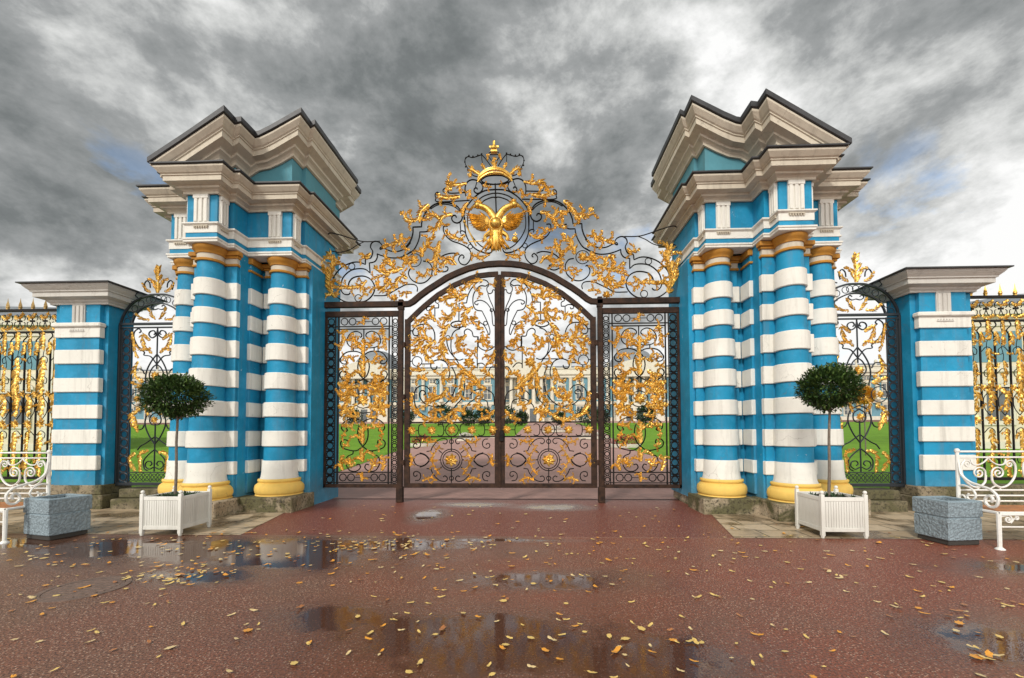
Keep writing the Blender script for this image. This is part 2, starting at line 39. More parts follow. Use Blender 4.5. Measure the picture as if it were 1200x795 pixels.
# ------------------------------------------------------------------ mesh helpers
def box(bm, x0, x1, y0, y1, z0, z1, bev=0.0, tf=None, mi=0):
    pts = [(x0,y0,z0),(x1,y0,z0),(x1,y1,z0),(x0,y1,z0),(x0,y0,z1),(x1,y0,z1),(x1,y1,z1),(x0,y1,z1)]
    if tf: pts = [tf(Vector(p)) for p in pts]
    v = [bm.verts.new(p) for p in pts]
    fs = [bm.faces.new([v[i] for i in f]) for f in ((0,3,2,1),(4,5,6,7),(0,1,5,4),(1,2,6,5),(2,3,7,6),(3,0,4,7))]
    for f in fs: f.material_index = mi
    if bev:
        es = list({e for f in fs for e in f.edges})
        bmesh.ops.bevel(bm, geom=es, offset=bev, segments=1, affect='EDGES', profile=.5)
def prism(bm, poly, z0, z1, mi=0):
    a = [bm.verts.new((p[0], p[1], z0)) for p in poly]; b = [bm.verts.new((p[0], p[1], z1)) for p in poly]
    n = len(poly)
    for i in range(n):
        f = bm.faces.new((a[i], a[(i+1)%n], b[(i+1)%n], b[i])); f.material_index = mi
    for t in tessellate_polygon([[Vector((p[0], p[1], 0)) for p in poly]]):
        for vs in (a, b):
            try: f = bm.faces.new([vs[i] for i in t]); f.material_index = mi
            except ValueError: pass
def catmull(pts, sub=5, closed=False):
    n = len(pts)
    if n < 3: return [Vector(p) for p in pts]
    P = [Vector(p) for p in pts]; out = []
    for i in range(n-1):
        p0, p1, p2, p3 = P[max(i-1,0)], P[i], P[i+1], P[min(i+2,n-1)]
        if (p2-p1).length < 1e-6: continue
        if (p1-p0).length < 1e-6: p0 = p1-(p2-p1)
        if (p3-p2).length < 1e-6: p3 = p2+(p2-p1)
        for k in range(sub):
            t = k/sub
            out.append(.5*((2*p1)+(-p0+p2)*t+(2*p0-5*p1+4*p2-p3)*t*t+(-p0+3*p1-3*p2+p3)*t**3))
    out.append(P[-1]); return out
def tube(bm, pts, r, seg=6, r2=None, mi=0, flat=1.0, nrm=None):
    """round bar along pts; r may taper to r2; flat scales it across the plane normal nrm"""
    pts = [Vector(p) for p in pts]
    q = [pts[0]]
    for p in pts[1:]:
        if (p-q[-1]).length > 1e-5: q.append(p)
    pts = q; n = len(pts)
    if n < 2: return
    rings = []; up = None
    for i, p in enumerate(pts):
        t = (pts[min(i+1,n-1)]-pts[max(i-1,0)])
        if t.length < 1e-9: t = Vector((0,0,1))
        t.normalize()
        if nrm is not None: a = Vector(nrm)
        else:
            a = up if up is not None else (Vector((0,0,1)) if abs(t.z) < .9 else Vector((0,1,0)))
        b = t.cross(a)
        if b.length < 1e-6: b = t.cross(Vector((1,0,.1)))
        b.normalize(); a = b.cross(t).normalized(); up = a
        rr = r if r2 is None else r+(r2-r)*i/(n-1)
        rings.append([bm.verts.new(p+b*rr*cos(2*pi*k/seg+pi/seg)+a*rr*flat*sin(2*pi*k/seg+pi/seg)) for k in range(seg)])
    for i in range(n-1):
        for k in range(seg):
            f = bm.faces.new((rings[i][k], rings[i][(k+1)%seg], rings[i+1][(k+1)%seg], rings[i+1][k])); f.material_index = mi
    for rg in (rings[0], rings[-1]):
        try: f = bm.faces.new(rg); f.material_index = mi
        except ValueError: pass
def ring(bm, c, r, t, axis='y', n=20, seg=6, mi=0):
    pts = []
    for k in range(n):
        a = 2*pi*k/n
        pts.append((c[0]+r*cos(a), c[1], c[2]+r*sin(a)) if axis == 'y' else (c[0]+r*cos(a), c[1]+r*sin(a), c[2]))
    rings = []
    cv = Vector(c)
    for p in pts:
        p = Vector(p); d = (p-cv).normalized(); a = Vector((0,1,0)) if axis == 'y' else Vector((0,0,1))
        rings.append([bm.verts.new(p+d*t*cos(2*pi*k/seg)+a*t*sin(2*pi*k/seg)) for k in range(seg)])
    for i in range(n):
        for k in range(seg):
            f = bm.faces.new((rings[i][k], rings[i][(k+1)%seg], rings[(i+1)%n][(k+1)%seg], rings[(i+1)%n][k])); f.material_index = mi
def lathe(bm, prof, c=(0,0,0), n=40, mi=0, cap=True):
    rings = []
    for r, z in prof:
        rings.append([bm.verts.new((c[0]+r*cos(2*pi*k/n), c[1]+r*sin(2*pi*k/n), c[2]+z)) for k in range(n)])
    for i in range(len(rings)-1):
        for k in range(n):
            f = bm.faces.new((rings[i][k], rings[i][(k+1)%n], rings[i+1][(k+1)%n], rings[i+1][k])); f.material_index = mi
    if cap:
        bm.faces.new(rings[0]); bm.faces.new(rings[-1])
def ball(bm, c, r, n=10, sz=1.0):
    prof = [(max(r*sin(pi*i/n), r*.02), -r*sz*cos(pi*i/n)) for i in range(n+1)]
    lathe(bm, prof, c, n=n+4)

# ------------------------------------------------------------------ material helpers
def newmat(name):
    m = bpy.data.materials.new(name); m.use_nodes = True
    nt = m.node_tree; nt.nodes.clear()
    return m, nt
class N:
    def __init__(s, nt): s.nt = nt
    def n(s, t, **kw):
        d = s.nt.nodes.new(t)
        for k, v in kw.items():
            if k.startswith('_'): setattr(d, k[1:], v)
            else:
                d.inputs[k.replace('_', ' ')].default_value = v
        return d
    def l(s, a, b): s.nt.links.new(a, b)
    def co(s, kind='Object', scale=(1,1,1)):
        t = s.nt.nodes.new('ShaderNodeTexCoord'); mp = s.nt.nodes.new('ShaderNodeMapping')
        mp.inputs['Scale'].default_value = scale; s.l(t.outputs[kind], mp.inputs['Vector']); return mp.outputs[0]
    def pos(s, scale=(1,1,1)):
        t = s.nt.nodes.new('ShaderNodeNewGeometry'); mp = s.nt.nodes.new('ShaderNodeMapping')
        mp.inputs['Scale'].default_value = scale; s.l(t.outputs['Position'], mp.inputs['Vector']); return mp.outputs[0]
    def noise(s, vec, scale, detail=4, rough=.55, dist=0):
        d = s.nt.nodes.new('ShaderNodeTexNoise'); s.l(vec, d.inputs['Vector'])
        d.inputs['Scale'].default_value = scale; d.inputs['Detail'].default_value = detail
        d.inputs['Roughness'].default_value = rough; d.inputs['Distortion'].default_value = dist; return d.outputs['Fac']
    def ramp(s, fac, stops, interp='LINEAR'):
        d = s.nt.nodes.new('ShaderNodeValToRGB'); s.l(fac, d.inputs[0]); e = d.color_ramp.elements; d.color_ramp.interpolation = interp
        while len(e) < len(stops): e.new(.5)
        for i, (p, c) in enumerate(stops):
            e[i].position = p; e[i].color = (c[0], c[1], c[2], 1) if isinstance(c, (tuple, list)) else (c, c, c, 1)
        return d.outputs[0]
    def math(s, op, a, b=None, c=None, clamp=False):
        d = s.nt.nodes.new('ShaderNodeMath'); d.operation = op; d.use_clamp = clamp
        for i, x in enumerate((a, b, c)):
            if x is None: continue
            if isinstance(x, (int, float)): d.inputs[i].default_value = x
            else: s.l(x, d.inputs[i])
        return d.outputs[0]
    def mix(s, fac, a, b, blend='MIX'):
        d = s.nt.nodes.new('ShaderNodeMix'); d.data_type = 'RGBA'; d.blend_type = blend
        for sock, x in ((d.inputs[0], fac), (d.inputs[6], a), (d.inputs[7], b)):
            if isinstance(x, (int, float)): sock.default_value = x
            elif isinstance(x, tuple): sock.default_value = (*x[:3], 1)
            else: s.l(x, sock)
        return d.outputs[2]
    def bump(s, h, strength=.3, dist=.02):
        d = s.nt.nodes.new('ShaderNodeBump'); d.inputs['Strength'].default_value = strength; d.inputs['Distance'].default_value = dist
        s.l(h, d.inputs['Height']); return d.outputs[0]
    def out(s, color, rough=.6, metal=0.0, normal=None, spec=.5, **kw):
        b = s.nt.nodes.new('ShaderNodeBsdfPrincipled'); o = s.nt.nodes.new('ShaderNodeOutputMaterial')
        for nm, x in (('Base Color', color), ('Roughness', rough), ('Metallic', metal), ('Specular IOR Level', spec)):
            if isinstance(x, (int, float)): b.inputs[nm].default_value = x
            elif isinstance(x, tuple): b.inputs[nm].default_value = (*x[:3], 1)
            else: s.l(x, b.inputs[nm])
        for k, v in kw.items(): b.inputs[k.replace('_', ' ')].default_value = v
        if normal is not None: s.l(normal, b.inputs['Normal'])
        s.l(b.outputs[0], o.inputs[0]); return b

def stucco(name, col, dirt=.25, rough=.75, var=.12, chips=None, streak=True, low=None):
    m, nt = newmat(name); g = N(nt); p = g.pos()
    n1 = g.noise(p, 1.3, 5, .6); n2 = g.noise(p, 14, 4, .6)
    c = g.mix(g.ramp(n1, [(.3, 0), (.7, 1)]), tuple(x*(1-var) for x in col), tuple(min(1, x*(1+var*.5)) for x in col))
    c = g.mix(g.math('MULTIPLY', g.ramp(g.noise(p, 3.7, 6, .7, .3), [(.5, 0), (.62, 1)]), var*1.3), c, tuple(min(1, x*1.25+.03) for x in col))
    st = g.noise(g.pos((7, 7, .5)), 1.0, 5, .65)
    dcol = (.16, .13, .10)
    if streak: c = g.mix(g.math('MULTIPLY', g.ramp(st, [(.52, 0), (.78, 1)]), dirt), c, dcol)
    c = g.mix(g.math('MULTIPLY', g.ramp(n2, [(.55, 0), (.8, 1)]), dirt*.35), c, dcol)
    if low:   # splash dirt just above the pavement
        sp = nt.nodes.new('ShaderNodeSeparateXYZ'); g.l(g.pos(), sp.inputs[0])
        h = g.math('SUBTRACT', 1, g.math('DIVIDE', g.math('SUBTRACT', sp.outputs[2], .3), low, clamp=True), clamp=True)
        c = g.mix(g.math('MULTIPLY', g.math('MULTIPLY', h, n1), .55), c, (.22, .19, .13))
    if chips:
        ch = g.noise(p, 9, 6, .7, .6)
        msk = g.noise(p, .9, 2)
        f = g.math('MULTIPLY', g.ramp(ch, [(.66, 0), (.685, 1)]), g.ramp(msk, [(.5, 0), (.6, 1)]))
        c = g.mix(g.math('MULTIPLY', f, .9), c, chips)
    vc = nt.nodes.new('ShaderNodeTexVoronoi'); vc.feature = 'DISTANCE_TO_EDGE'; vc.inputs['Scale'].default_value = 1.1
    wv = nt.nodes.new('ShaderNodeVectorMath'); wv.operation = 'MULTIPLY_ADD'; nz = nt.nodes.new('ShaderNodeTexNoise'); nz.inputs['Scale'].default_value = 3.5; nz.inputs['Detail'].default_value = 5
    g.l(p, nz.inputs['Vector']); g.l(nz.outputs['Color'], wv.inputs[0]); wv.inputs[1].default_value = (.5, .5, .5); g.l(p, wv.inputs[2]); g.l(wv.outputs[0], vc.inputs['Vector'])
    crk = g.math('MULTIPLY', g.ramp(vc.outputs['Distance'], [(0, 1), (.006, 0)]), g.ramp(g.noise(p, .7, 2), [(.5, 0), (.6, 1)]))
    c = g.mix(g.math('MULTIPLY', crk, .45), c, dcol)
    hb = g.math('ADD', g.math('MULTIPLY', n2, .5), g.noise(p, 60, 3, .7))
    g.out(c, rough, 0, g.bump(hb, .25, .008), .3)
    return m
def simple(name, col, rough=.6, metal=0., var=.15, scale=12, bump=.2, bd=.006, spec=.5, col2=None, **kw):
    m, nt = newmat(name); g = N(nt); p = g.pos()
    n1 = g.noise(p, scale, 5, .6)
    c = g.mix(g.ramp(n1, [(.3, 0), (.7, 1)]), tuple(x*(1-var) for x in col), col2 or tuple(min(1, x*(1+var)) for x in col))
    g.out(c, g.ramp(n1, [(.2, max(rough-.12, .02)), (.8, min(rough+.12, 1))]), metal, g.bump(g.noise(p, scale*6, 3), bump, bd), spec, **kw)
    return m

M = {}
M['blue'] = stucco('blue_stucco', (.010, .250, .445), dirt=.32, var=.26, chips=(.45, .55, .6), rough=.6, low=.5)
M['white'] = stucco('white_stucco', (.75, .73, .67), dirt=.34, var=.06, chips=(.45, .42, .36), low=.5)
M['cream'] = stucco('cream_stucco', (.58, .52, .42), dirt=.38, var=.12)
M['cream2'] = stucco('pillar_cornice_stucco', (.56, .54, .50), dirt=.30, var=.08)
M['yellow'] = stucco('yellow_base_paint', (.80, .53, .13), dirt=.2, var=.1)
M['ochre'] = stucco('ochre_ring_paint', (.46, .21, .03), dirt=.3, var=.2)
M['gblue'] = stucco('pediment_blue', (.09, .27, .33), dirt=.2)
M['roofmetal'] = simple('dark_roof_metal', (.045, .045, .048), .5, .3, .35, 3)
M['cover'] = simple('cover_iron', (.17, .115, .092), .55, .0, .3, 20)
M['iron'] = simple('wrought_iron', (.010, .008, .007), .5, .1, .4, 30, bump=.3, spec=.2)
M['sideiron'] = simple('painted_dark_grey_iron', (.016, .020, .026), .45, .1, .3, 30)
M['frame'] = simple('rusty_brown_iron', (.020, .012, .009), .68, 0, .45, 9, bump=.5, bd=.01, col2=(.060, .030, .018), spec=.22)
def goldmat():
    m, nt = newmat('gilding'); g = N(nt); p = g.pos()
    n1 = g.noise(p, 7, 5, .65); n2 = g.noise(p, 45, 3, .6)
    c = g.mix(g.ramp(n1, [(.3, 0), (.7, 1)]), (.52, .29, .042), (.95, .62, .17))
    c = g.mix(g.math('MULTIPLY', g.ramp(g.noise(p, 26, 5, .7), [(.50, 0), (.66, 1)]), .62), c, (.15, .065, .014))  # random dark mottle put into the gold colour to imitate crevice shade
    g.out(c, g.ramp(n2, [(.3, .26), (.7, .46)]), .80, g.bump(n2, .35, .01), .5)
    return m
M['gold'] = goldmat()
def stonemat(name, a, b, moss=.5, scale=3):
    m, nt = newmat(name); g = N(nt); p = g.pos()
    n1 = g.noise(p, scale, 6, .65); n2 = g.noise(p, 22, 5, .7); n3 = g.noise(p, 1.7, 4, .6, .5)
    c = g.mix(g.ramp(n1, [(.3, 0), (.7, 1)]), a, b)
    c = g.mix(g.math('MULTIPLY', g.ramp(n3, [(.42, 0), (.56, 1)]), moss), c, (.06, .062, .018))
    c = g.mix(g.ramp(n2, [(.36, .9), (.5, 0)]), c, (.04, .032, .022))
    g.out(c, .8, 0, g.bump(n2, .6, .02), .3)
    return m
M['stone'] = stonemat('mossy_plinth_stone', (.30, .22, .14), (.50, .42, .31), .85)
M['step'] = stonemat('worn_step_stone', (.20, .16, .11), (.33, .27, .18), .75)
def pebble(name, col):
    m, nt = newmat(name); g = N(nt); p = g.pos()
    v = nt.nodes.new('ShaderNodeTexVoronoi'); v.inputs['Scale'].default_value = 27; v.feature = 'F1'
    d = g.noise(p, 6, 3); mp = nt.nodes.new('ShaderNodeVectorMath'); mp.operation = 'ADD'
    g.l(p, mp.inputs[0]); sc = nt.nodes.new('ShaderNodeVectorMath'); sc.operation = 'SCALE'; sc.inputs['Scale'].default_value = .06
    nn = nt.nodes.new('ShaderNodeTexNoise'); nn.inputs['Scale'].default_value = 20; g.l(p, nn.inputs['Vector'])
    g.l(nn.outputs['Color'], sc.inputs[0]); g.l(sc.outputs[0], mp.inputs[1]); g.l(mp.outputs[0], v.inputs['Vector'])
    c = g.mix(g.ramp(v.outputs['Distance'], [(.25, 0), (.75, 1)]), tuple(x*1.08 for x in col), tuple(x*.72 for x in col))
    c = g.mix(g.math('MULTIPLY', d, .35), c, (.12, .13, .13))
    g.out(c, .7, 0, g.bump(g.math('SUBTRACT', 1, v.outputs['Distance']), .9, .015), .4)
    return m
M['pebble'] = pebble('blue_grey_pebble_concrete', (.27, .34, .385))
M['concrete'] = simple('blue_grey_concrete', (.25, .33, .38), .7, 0, .12, 10)
M['darkbase'] = simple('dark_base', (.04, .035, .03), .8)
M['soil'] = simple('soil', (.05, .035, .02), .95, 0, .4, 30, bump=.8, bd=.02)
M['whitepaint'] = stucco('white_planter_paint', (.76, .75, .70), dirt=.30, var=.05, rough=.45, low=.35)
M['benchpaint'] = simple('white_metal_paint', (.78, .77, .73), .35, 0, .04, 20, bump=.15)
M['woodseat'] = simple('orange_brown_wood', (.42, .17, .06), .55, 0, .35, 9)
M['bark'] = simple('grey_bark', (.17, .14, .11), .9, 0, .3, 25, bump=.6)
M['winglass'] = simple('window_glass', (.09, .10, .105), .2, 0, .3, 2, bump=0)
M['palecream'] = simple('palace_white', (.62, .58, .48), .8, 0, .1, 2)
M['palblue'] = simple('palace_blue', (.13, .27, .33), .8, 0, .12, 1)
M['palgold'] = simple('palace_ochre_ornament', (.50, .33, .12), .6, .1, .3, 2)
M['palroof'] = simple('palace_grey_roof', (.22, .24, .26), .6, .1, .15, 1)
M['wingwall'] = simple('wing_cream_wall', (.62, .56, .42), .8, 0, .12, 1.5)
def leafmat(name, a, b, c, sss=.0):
    m, nt = newmat(name); g = N(nt)
    oi = nt.nodes.new('ShaderNodeNewGeometry'); p = g.pos()
    n1 = g.noise(p, 9, 3)
    col = g.ramp(oi.outputs['Random Per Island'], [(0, a), (.6, b), (1, c)])
    col = g.mix(g.math('MULTIPLY', n1, .4), col, tuple(x*.6 for x in a))
    bs = g.out(col, .5, 0, None, .4)
    return m
M['leafdark'] = leafmat('dark_foliage', (.022, .052, .012), (.05, .105, .022), (.13, .21, .045))
M['leafbush'] = leafmat('bush_foliage', (.015, .04, .012), (.03, .07, .02), (.05, .10, .03))
M['leafyellow'] = leafmat('yellow_foliage', (.65, .30, .02), (.80, .42, .03), (.9, .55, .06))
M['redflower'] = leafmat('red_flowers', (.30, .01, .02), (.45, .03, .04), (.10, .12, .03))
M['whiteflower'] = leafmat('white_flowers', (.7, .66, .6), (.8, .75, .7), (.10, .16, .05))

# ------------------------------------------------------------------ ground materials
PUD = [(-3.0,-3.95,2.6,.62),(-4.9,-3.9,1.3,.6),(-1.3,-3.66,1.3,.42),(-2.9,-5.0,.7,.28),(-2.2,-4.4,1.3,.4),(-1.25,-1.5,.30,.55),(.3,-3.35,.9,.10),(.9,-5.05,1.0,.30),
       (.45,-6.4,1.4,.62),(-.9,-6.0,.6,.3),(1.6,-6.6,.9,.4),(4.5,-6.3,.8,.42),(6.9,-4.6,1.0,.4),(-6.6,-3.7,1.1,.4),(1.2,-.6,.6,.3),(-.6,-.3,.6,.25)]
def asphalt():
    m, nt = newmat('wet_red_brown_asphalt'); g = N(nt); p = g.pos()
    sp = nt.nodes.new('ShaderNodeSeparateXYZ'); g.l(p, sp.inputs[0]); X, Y = sp.outputs[0], sp.outputs[1]
    w1 = g.noise(p, 1.9, 4, .6); w2 = g.noise(g.pos((1,1,1)), 5.0, 4, .6)
    wob = g.math('ADD', g.math('MULTIPLY', g.math('SUBTRACT', w1, .5), 1.5), g.math('MULTIPLY', g.math('SUBTRACT', w2, .5), .8))
    tot = None
    for cx, cy, rx, ry in PUD:
        dx = g.math('DIVIDE', g.math('SUBTRACT', X, cx), rx); dy = g.math('DIVIDE', g.math('SUBTRACT', Y, cy), ry)
        d = g.math('SUBTRACT', 1, g.math('SQRT', g.math('ADD', g.math('MULTIPLY', dx, dx), g.math('MULTIPLY', dy, dy))))
        tot = d if tot is None else g.math('MAXIMUM', tot, d)
    f = g.math('ADD', tot, wob)
    pud = g.math('MULTIPLY', g.ramp(f, [(.02, 0), (.42, 1)], 'EASE'), .95)
    film = g.ramp(f, [(-.0, .25), (.25, 1)], 'EASE')
    film0 = g.ramp(g.math('ADD', g.math('MULTIPLY', tot, .5), w1), [(.12, 0), (.62, 1)])
    damp = g.ramp(g.math('ADD', g.math('MULTIPLY', tot, .35), g.noise(p, .55, 4, .55)), [(.30, 0), (.72, 1)])
    grain = g.noise(p, 58, 2, .75); vo = nt.nodes.new('ShaderNodeTexVoronoi'); vo.inputs['Scale'].default_value = 50; g.l(p, vo.inputs['Vector'])
    chip = g.ramp(vo.outputs['Distance'], [(.16, 1), (.34, 0)])
    vr = nt.nodes.new('ShaderNodeSeparateColor'); g.l(vo.outputs['Color'], vr.inputs[0])
    pale = g.math('MULTIPLY', chip, g.ramp(vr.outputs[0], [(.50, 0), (.56, 1)]))
    red = g.ramp(g.math('ADD', g.math('MULTIPLY', Y, .25), g.math('MULTIPLY', w1, .35)), [(0, 0), (1, 1)])
    big = g.noise(p, .8, 3)
    xr = g.ramp(g.math('ADD', g.math('MULTIPLY', X, .06), g.math('ADD', big, -.05)), [(.15, 0), (.75, 1)])
    base = g.mix(xr, (.25, .130, .085), (.34, .098, .054))
    path = g.ramp(g.math('ADD', Y, 3.15), [(0, 0), (.04, 1)])
    base = g.mix(path, base, (.27, .075, .048))
    base = g.mix(g.math('MULTIPLY', g.ramp(grain, [(.40, 0), (.58, 1)]), .75), base, (.035, .018, .014))
    base = g.mix(g.math('MULTIPLY', pale, .8), base, (.66, .47, .36))
    base = g.mix(g.math('MULTIPLY', damp, .30), base, (.07, .042, .035))
    base = g.mix(g.math('MULTIPLY', pud, .62), base, (.035, .024, .018))
    seam = g.ramp(g.math('ABSOLUTE', g.math('ADD', g.math('ADD', Y, 3.15), g.math('MULTIPLY', g.math('SUBTRACT', w2, .5), .03))), [(.0, 1), (.02, 0)])
    base = g.mix(g.math('MULTIPLY', seam, .6), base, (.28, .20, .16))
    rgh = g.mix(damp, (.46, .46, .46), (.27, .27, .27)); rgh = g.mix(g.math('MULTIPLY', film0, .8), rgh, (.16, .16, .16))
    base = g.mix(g.math('MULTIPLY', film0, .5), base, (.10, .040, .022))
    rgh = g.mix(pud, rgh, (.025, .025, .025))
    hgt = g.math('ADD', g.math('MULTIPLY', vo.outputs['Distance'], -.6), g.math('MULTIPLY', grain, .4))
    b = nt.nodes.new('ShaderNodeBump'); b.inputs['Distance'].default_value = .008
    g.l(hgt, b.inputs['Height']); g.l(g.math('MULTIPLY', g.math('SUBTRACT', 1, pud), .55), b.inputs['Strength'])
    g.out(base, rgh, 0, b.outputs[0], g.mix(pud, (.5, .5, .5), (.75, .75, .75)))
    return m
M['asphalt'] = asphalt()
def paving():
    m, nt = newmat('old_paving_slabs'); g = N(nt); p = g.pos()
    br = nt.nodes.new('ShaderNodeTexBrick'); g.l(p, br.inputs['Vector'])
    for k, v in (('Scale', 1.0), ('Mortar Size', .012), ('Brick Width', .62), ('Row Height', .44), ('Mortar Smooth', .3), ('Bias', 0.)): br.inputs[k].default_value = v
    br.offset = .37; br.inputs['Color1'].default_value = (.66, .53, .37, 1); br.inputs['Color2'].default_value = (.48, .36, .23, 1); br.inputs['Mortar'].default_value = (.05, .045, .025, 1)
    n1 = g.noise(p, 1.6, 5, .65, .4); n2 = g.noise(p, 20, 4, .65)
    c = g.mix(g.math('MULTIPLY', g.ramp(n1, [(.48, 0), (.58, 1)]), .8), br.outputs['Color'], (.10, .06, .03))
    c = g.mix(g.math('MULTIPLY', n2, .4), c, (.10, .08, .05))
    wet = g.ramp(n1, [(.4, .6), (.62, .22)])
    g.out(c, wet, 0, g.bump(g.math('SUBTRACT', g.math('MULTIPLY', n2, .3), br.outputs['Fac']), .5, .012), .5)
    return m
M['paving'] = paving()
def grassmat():
    m, nt = newmat('lawn_grass'); g = N(nt); p = g.pos()
    n1 = g.noise(p, .6, 6, .7); n2 = g.noise(p, 18, 5, .75)
    c = g.mix(g.ramp(n1, [(.3, 0), (.7, 1)]), (.12, .27, .015), (.22, .42, .03))
    c = g.mix(g.math('MULTIPLY', g.ramp(n2, [(.4, 0), (.7, 1)]), .45), c, (.06, .15, .010))
    g.out(c, .8, 0, g.bump(n2, .8, .05), .2)
    return m
M['grass'] = grassmat()
M['pink'] = simple('pink_grit_court', (.42, .25, .215), .75, 0, .14, 2.2, bump=.3)
M['sand'] = simple('pale_gravel', (.45, .40, .33), .85, 0, .1, 2)
# ================================================================== GROUND
SLOPE = 4.5/109.0
def gz(y): return 0.0 if y < 1.2 else (min(y, 110.2)-1.2)*SLOPE
bm = NB()
ys = [-60, 1.2, 110.2, 900]; xs = [-700, -150, 0, 150, 700]
gv = [[bm.verts.new((x, y, gz(y))) for x in xs] for y in ys]
for j in range(3):
    for i in range(4): bm.faces.new((gv[j][i], gv[j][i+1], gv[j+1][i+1], gv[j+1][i]))
tag(build('ground', bm, M['asphalt']), kind='structure')
def sheet(name, poly, mat, dz, y_split=1.2):
    """flat or sloped sheet following the terrain, dz above it"""
    bm = NB(); ylist = sorted({1.2, 110.2})
    vs = [bm.verts.new((x, y, 0)) for x, y in poly]; bm.faces.new(vs)
    for yy in ylist:
        bmesh.ops.bisect_plane(bm, geom=bm.verts[:]+bm.edges[:]+bm.faces[:], plane_co=(0, yy, 0), plane_no=(0, 1, 0))
    for v in bm.verts: v.co.z = gz(v.co.y)+dz
    for f in bm.faces:
        f.normal_update()
        if f.normal.z < 0: f.normal_flip()
    return tag(build(name, bm, mat, recalc=False), kind='structure')
sheet('courtyard_path', [(-60, .45), (60, .45), (60, 110), (-60, 110)], M['pink'], .008)
sheet('lawn', [(-90, .5), (-6.9, .5), (-6.2, 5), (-6.5, 9), (-6.9, 13), (-6.6, 22), (-6.0, 27), (-3.5, 28.5), (-1.2, 29.5), (-1, 84), (-90, 84)], M['grass'], .02)
sheet('lawn', [(90, .5), (7.2, .5), (6.9, 8), (6.3, 12), (6.1, 16), (6.6, 22), (7.6, 31), (8.6, 45), (9, 84), (90, 84)], M['grass'], .02)
for s in (-1, 1):
    sheet('pavement', [(s*3.78, -3.15), (s*30, -3.15), (s*30, -.45), (s*4.4, -.45), (s*4.18, -1.3)], M['paving'], .006)

# drain cover in the asphalt, rim and ribbed lid
mh = empty('manhole_cover', (-3.81, -5.41, 0)); tag(mh, 'dark round iron manhole cover set in the wet asphalt, leaves on it', 'manhole cover')
bm = NB(); lathe(bm, [(.36, 0), (.36, .008), (.31, .009), (.31, .004)], n=40, cap=False); build('rim', bm, M['cover'], mh)
bm = NB(); lathe(bm, [(.305, 0), (.305, .006), (.01, .007)], n=36)
for i in range(-4, 5):
    w = sqrt(max(.28**2-(i*.06)**2, 0)); box(bm, -w, w, i*.06-.012, i*.06+.012, .005, .011)
build('lid', bm, M['cover'], mh)

# ================================================================== TOWERS
XC = 5.62
BANDS = [(1.31, 1.63), (1.92, 2.22), (2.50, 2.84), (3.10, 3.45), (3.73, 4.04), (4.29, 4.62)]
def colr(z):  # shaft radius with entasis
    t = max(0, (z-.6)/4.4); return .80*(.395-.115*(t**1.15))
def column(name, cx, cy, parent, label=None):
    bm = NB(); lathe(bm, [(colr(z), z) for z in [.98+.16*i for i in range(26)]], (cx, cy, 0), 40)
    sh = build(name, bm, M['blue'], parent, True, 35)
    if label: sh['label'] = label
    for a, b in BANDS:
        bm = NB(); ra, rb = colr(a)+.038, colr(b)+.038; c = .012
        lathe(bm, [(ra-.05, a), (ra-c, a), (ra, a+c), (rb, b-c), (rb-c, b), (rb-.05, b)], (cx, cy, 0), 40, cap=False); build('band', bm, M['white'], sh, True, 35)
    bm = NB(); lathe(bm, [(.28, 1.02), (.325, 1.02), (.331, 1.008), (.338, .8), (.352, .68), (.372, .64), (.372, .60), (.2, .60)], (cx, cy, 0), 40, cap=False)
    build('drum', bm, M['white'], sh, True, 40)
    bm = NB()
    pr = [(.46, .645), (.485, .635), (.495, .61), (.485, .585), (.465, .575), (.462, .565), (.50, .55)]
    for k in range(9):
        a = pi/2-pi*k/8; pr.append((.515+.05*cos(a), .43+.10*sin(a)))
    pr += [(.535, .325), (.545, .305), (.2, .305)]
    lathe(bm, [(q[0]*.83, q[1]) for q in pr], (cx, cy, 0), 48, cap=False); build('base', bm, M['yellow'], sh, True, 50)
    bm = NB(); r = colr(5)
    lathe(bm, [(r, 4.96), (r+.035, 4.965), (r+.04, 4.985), (r+.035, 5.01), (r, 5.015)], (cx, cy, 0), 40, cap=False)
    lathe(bm, [(r+.008, 5.115), (r+.024, 5.12), (r+.027, 5.135), (r+.035, 5.16), (r+.062, 5.19), (r+.080, 5.225), (r+.082, 5.262), (r, 5.262)], (cx, cy, 0), 40, cap=False)
    build('capital_rings', bm, M['ochre'], sh, True, 50)
    bm = NB(); lathe(bm, [(r+.004, 5.0), (r+.006, 5.12)], (cx, cy, 0), 40, cap=False); build('necking', bm, M['cream'], sh, True)
    return sh
def pilaster(x0, x1, y0, y1, parent, sx):
    """rectangular pilaster box with white bands and an ochre capital"""
    q = sorted((sx*x0, sx*x1)); X0, X1 = q
    bm = NB(); box(bm, X0, X1, y0, y1, .35, 5.27, .006); o = build('pilaster', bm, M['blue'], parent)
    for a, b in BANDS+[(.76, 1.02)]:
        bm = NB(); e = .035; box(bm, X0-e, X1+e, y0-e, y1+(.0 if y1 > y0 else 0), a, b, .01); build('band', bm, M['white'], o)
    bm = NB()
    for z0, z1, e in ((4.965, 5.012, .03), (5.12, 5.17, .04), (5.17, 5.258, .075)): box(bm, X0-e, X1+e, y0-e, y1, z0, z1, .008)
    build('capital_rings', bm, M['ochre'], o)
    bm = NB(); box(bm, X0-.012, X1+.012, y0-.012, y1, 5.012, 5.12); build('necking', bm, M['cream'], o)
    return o
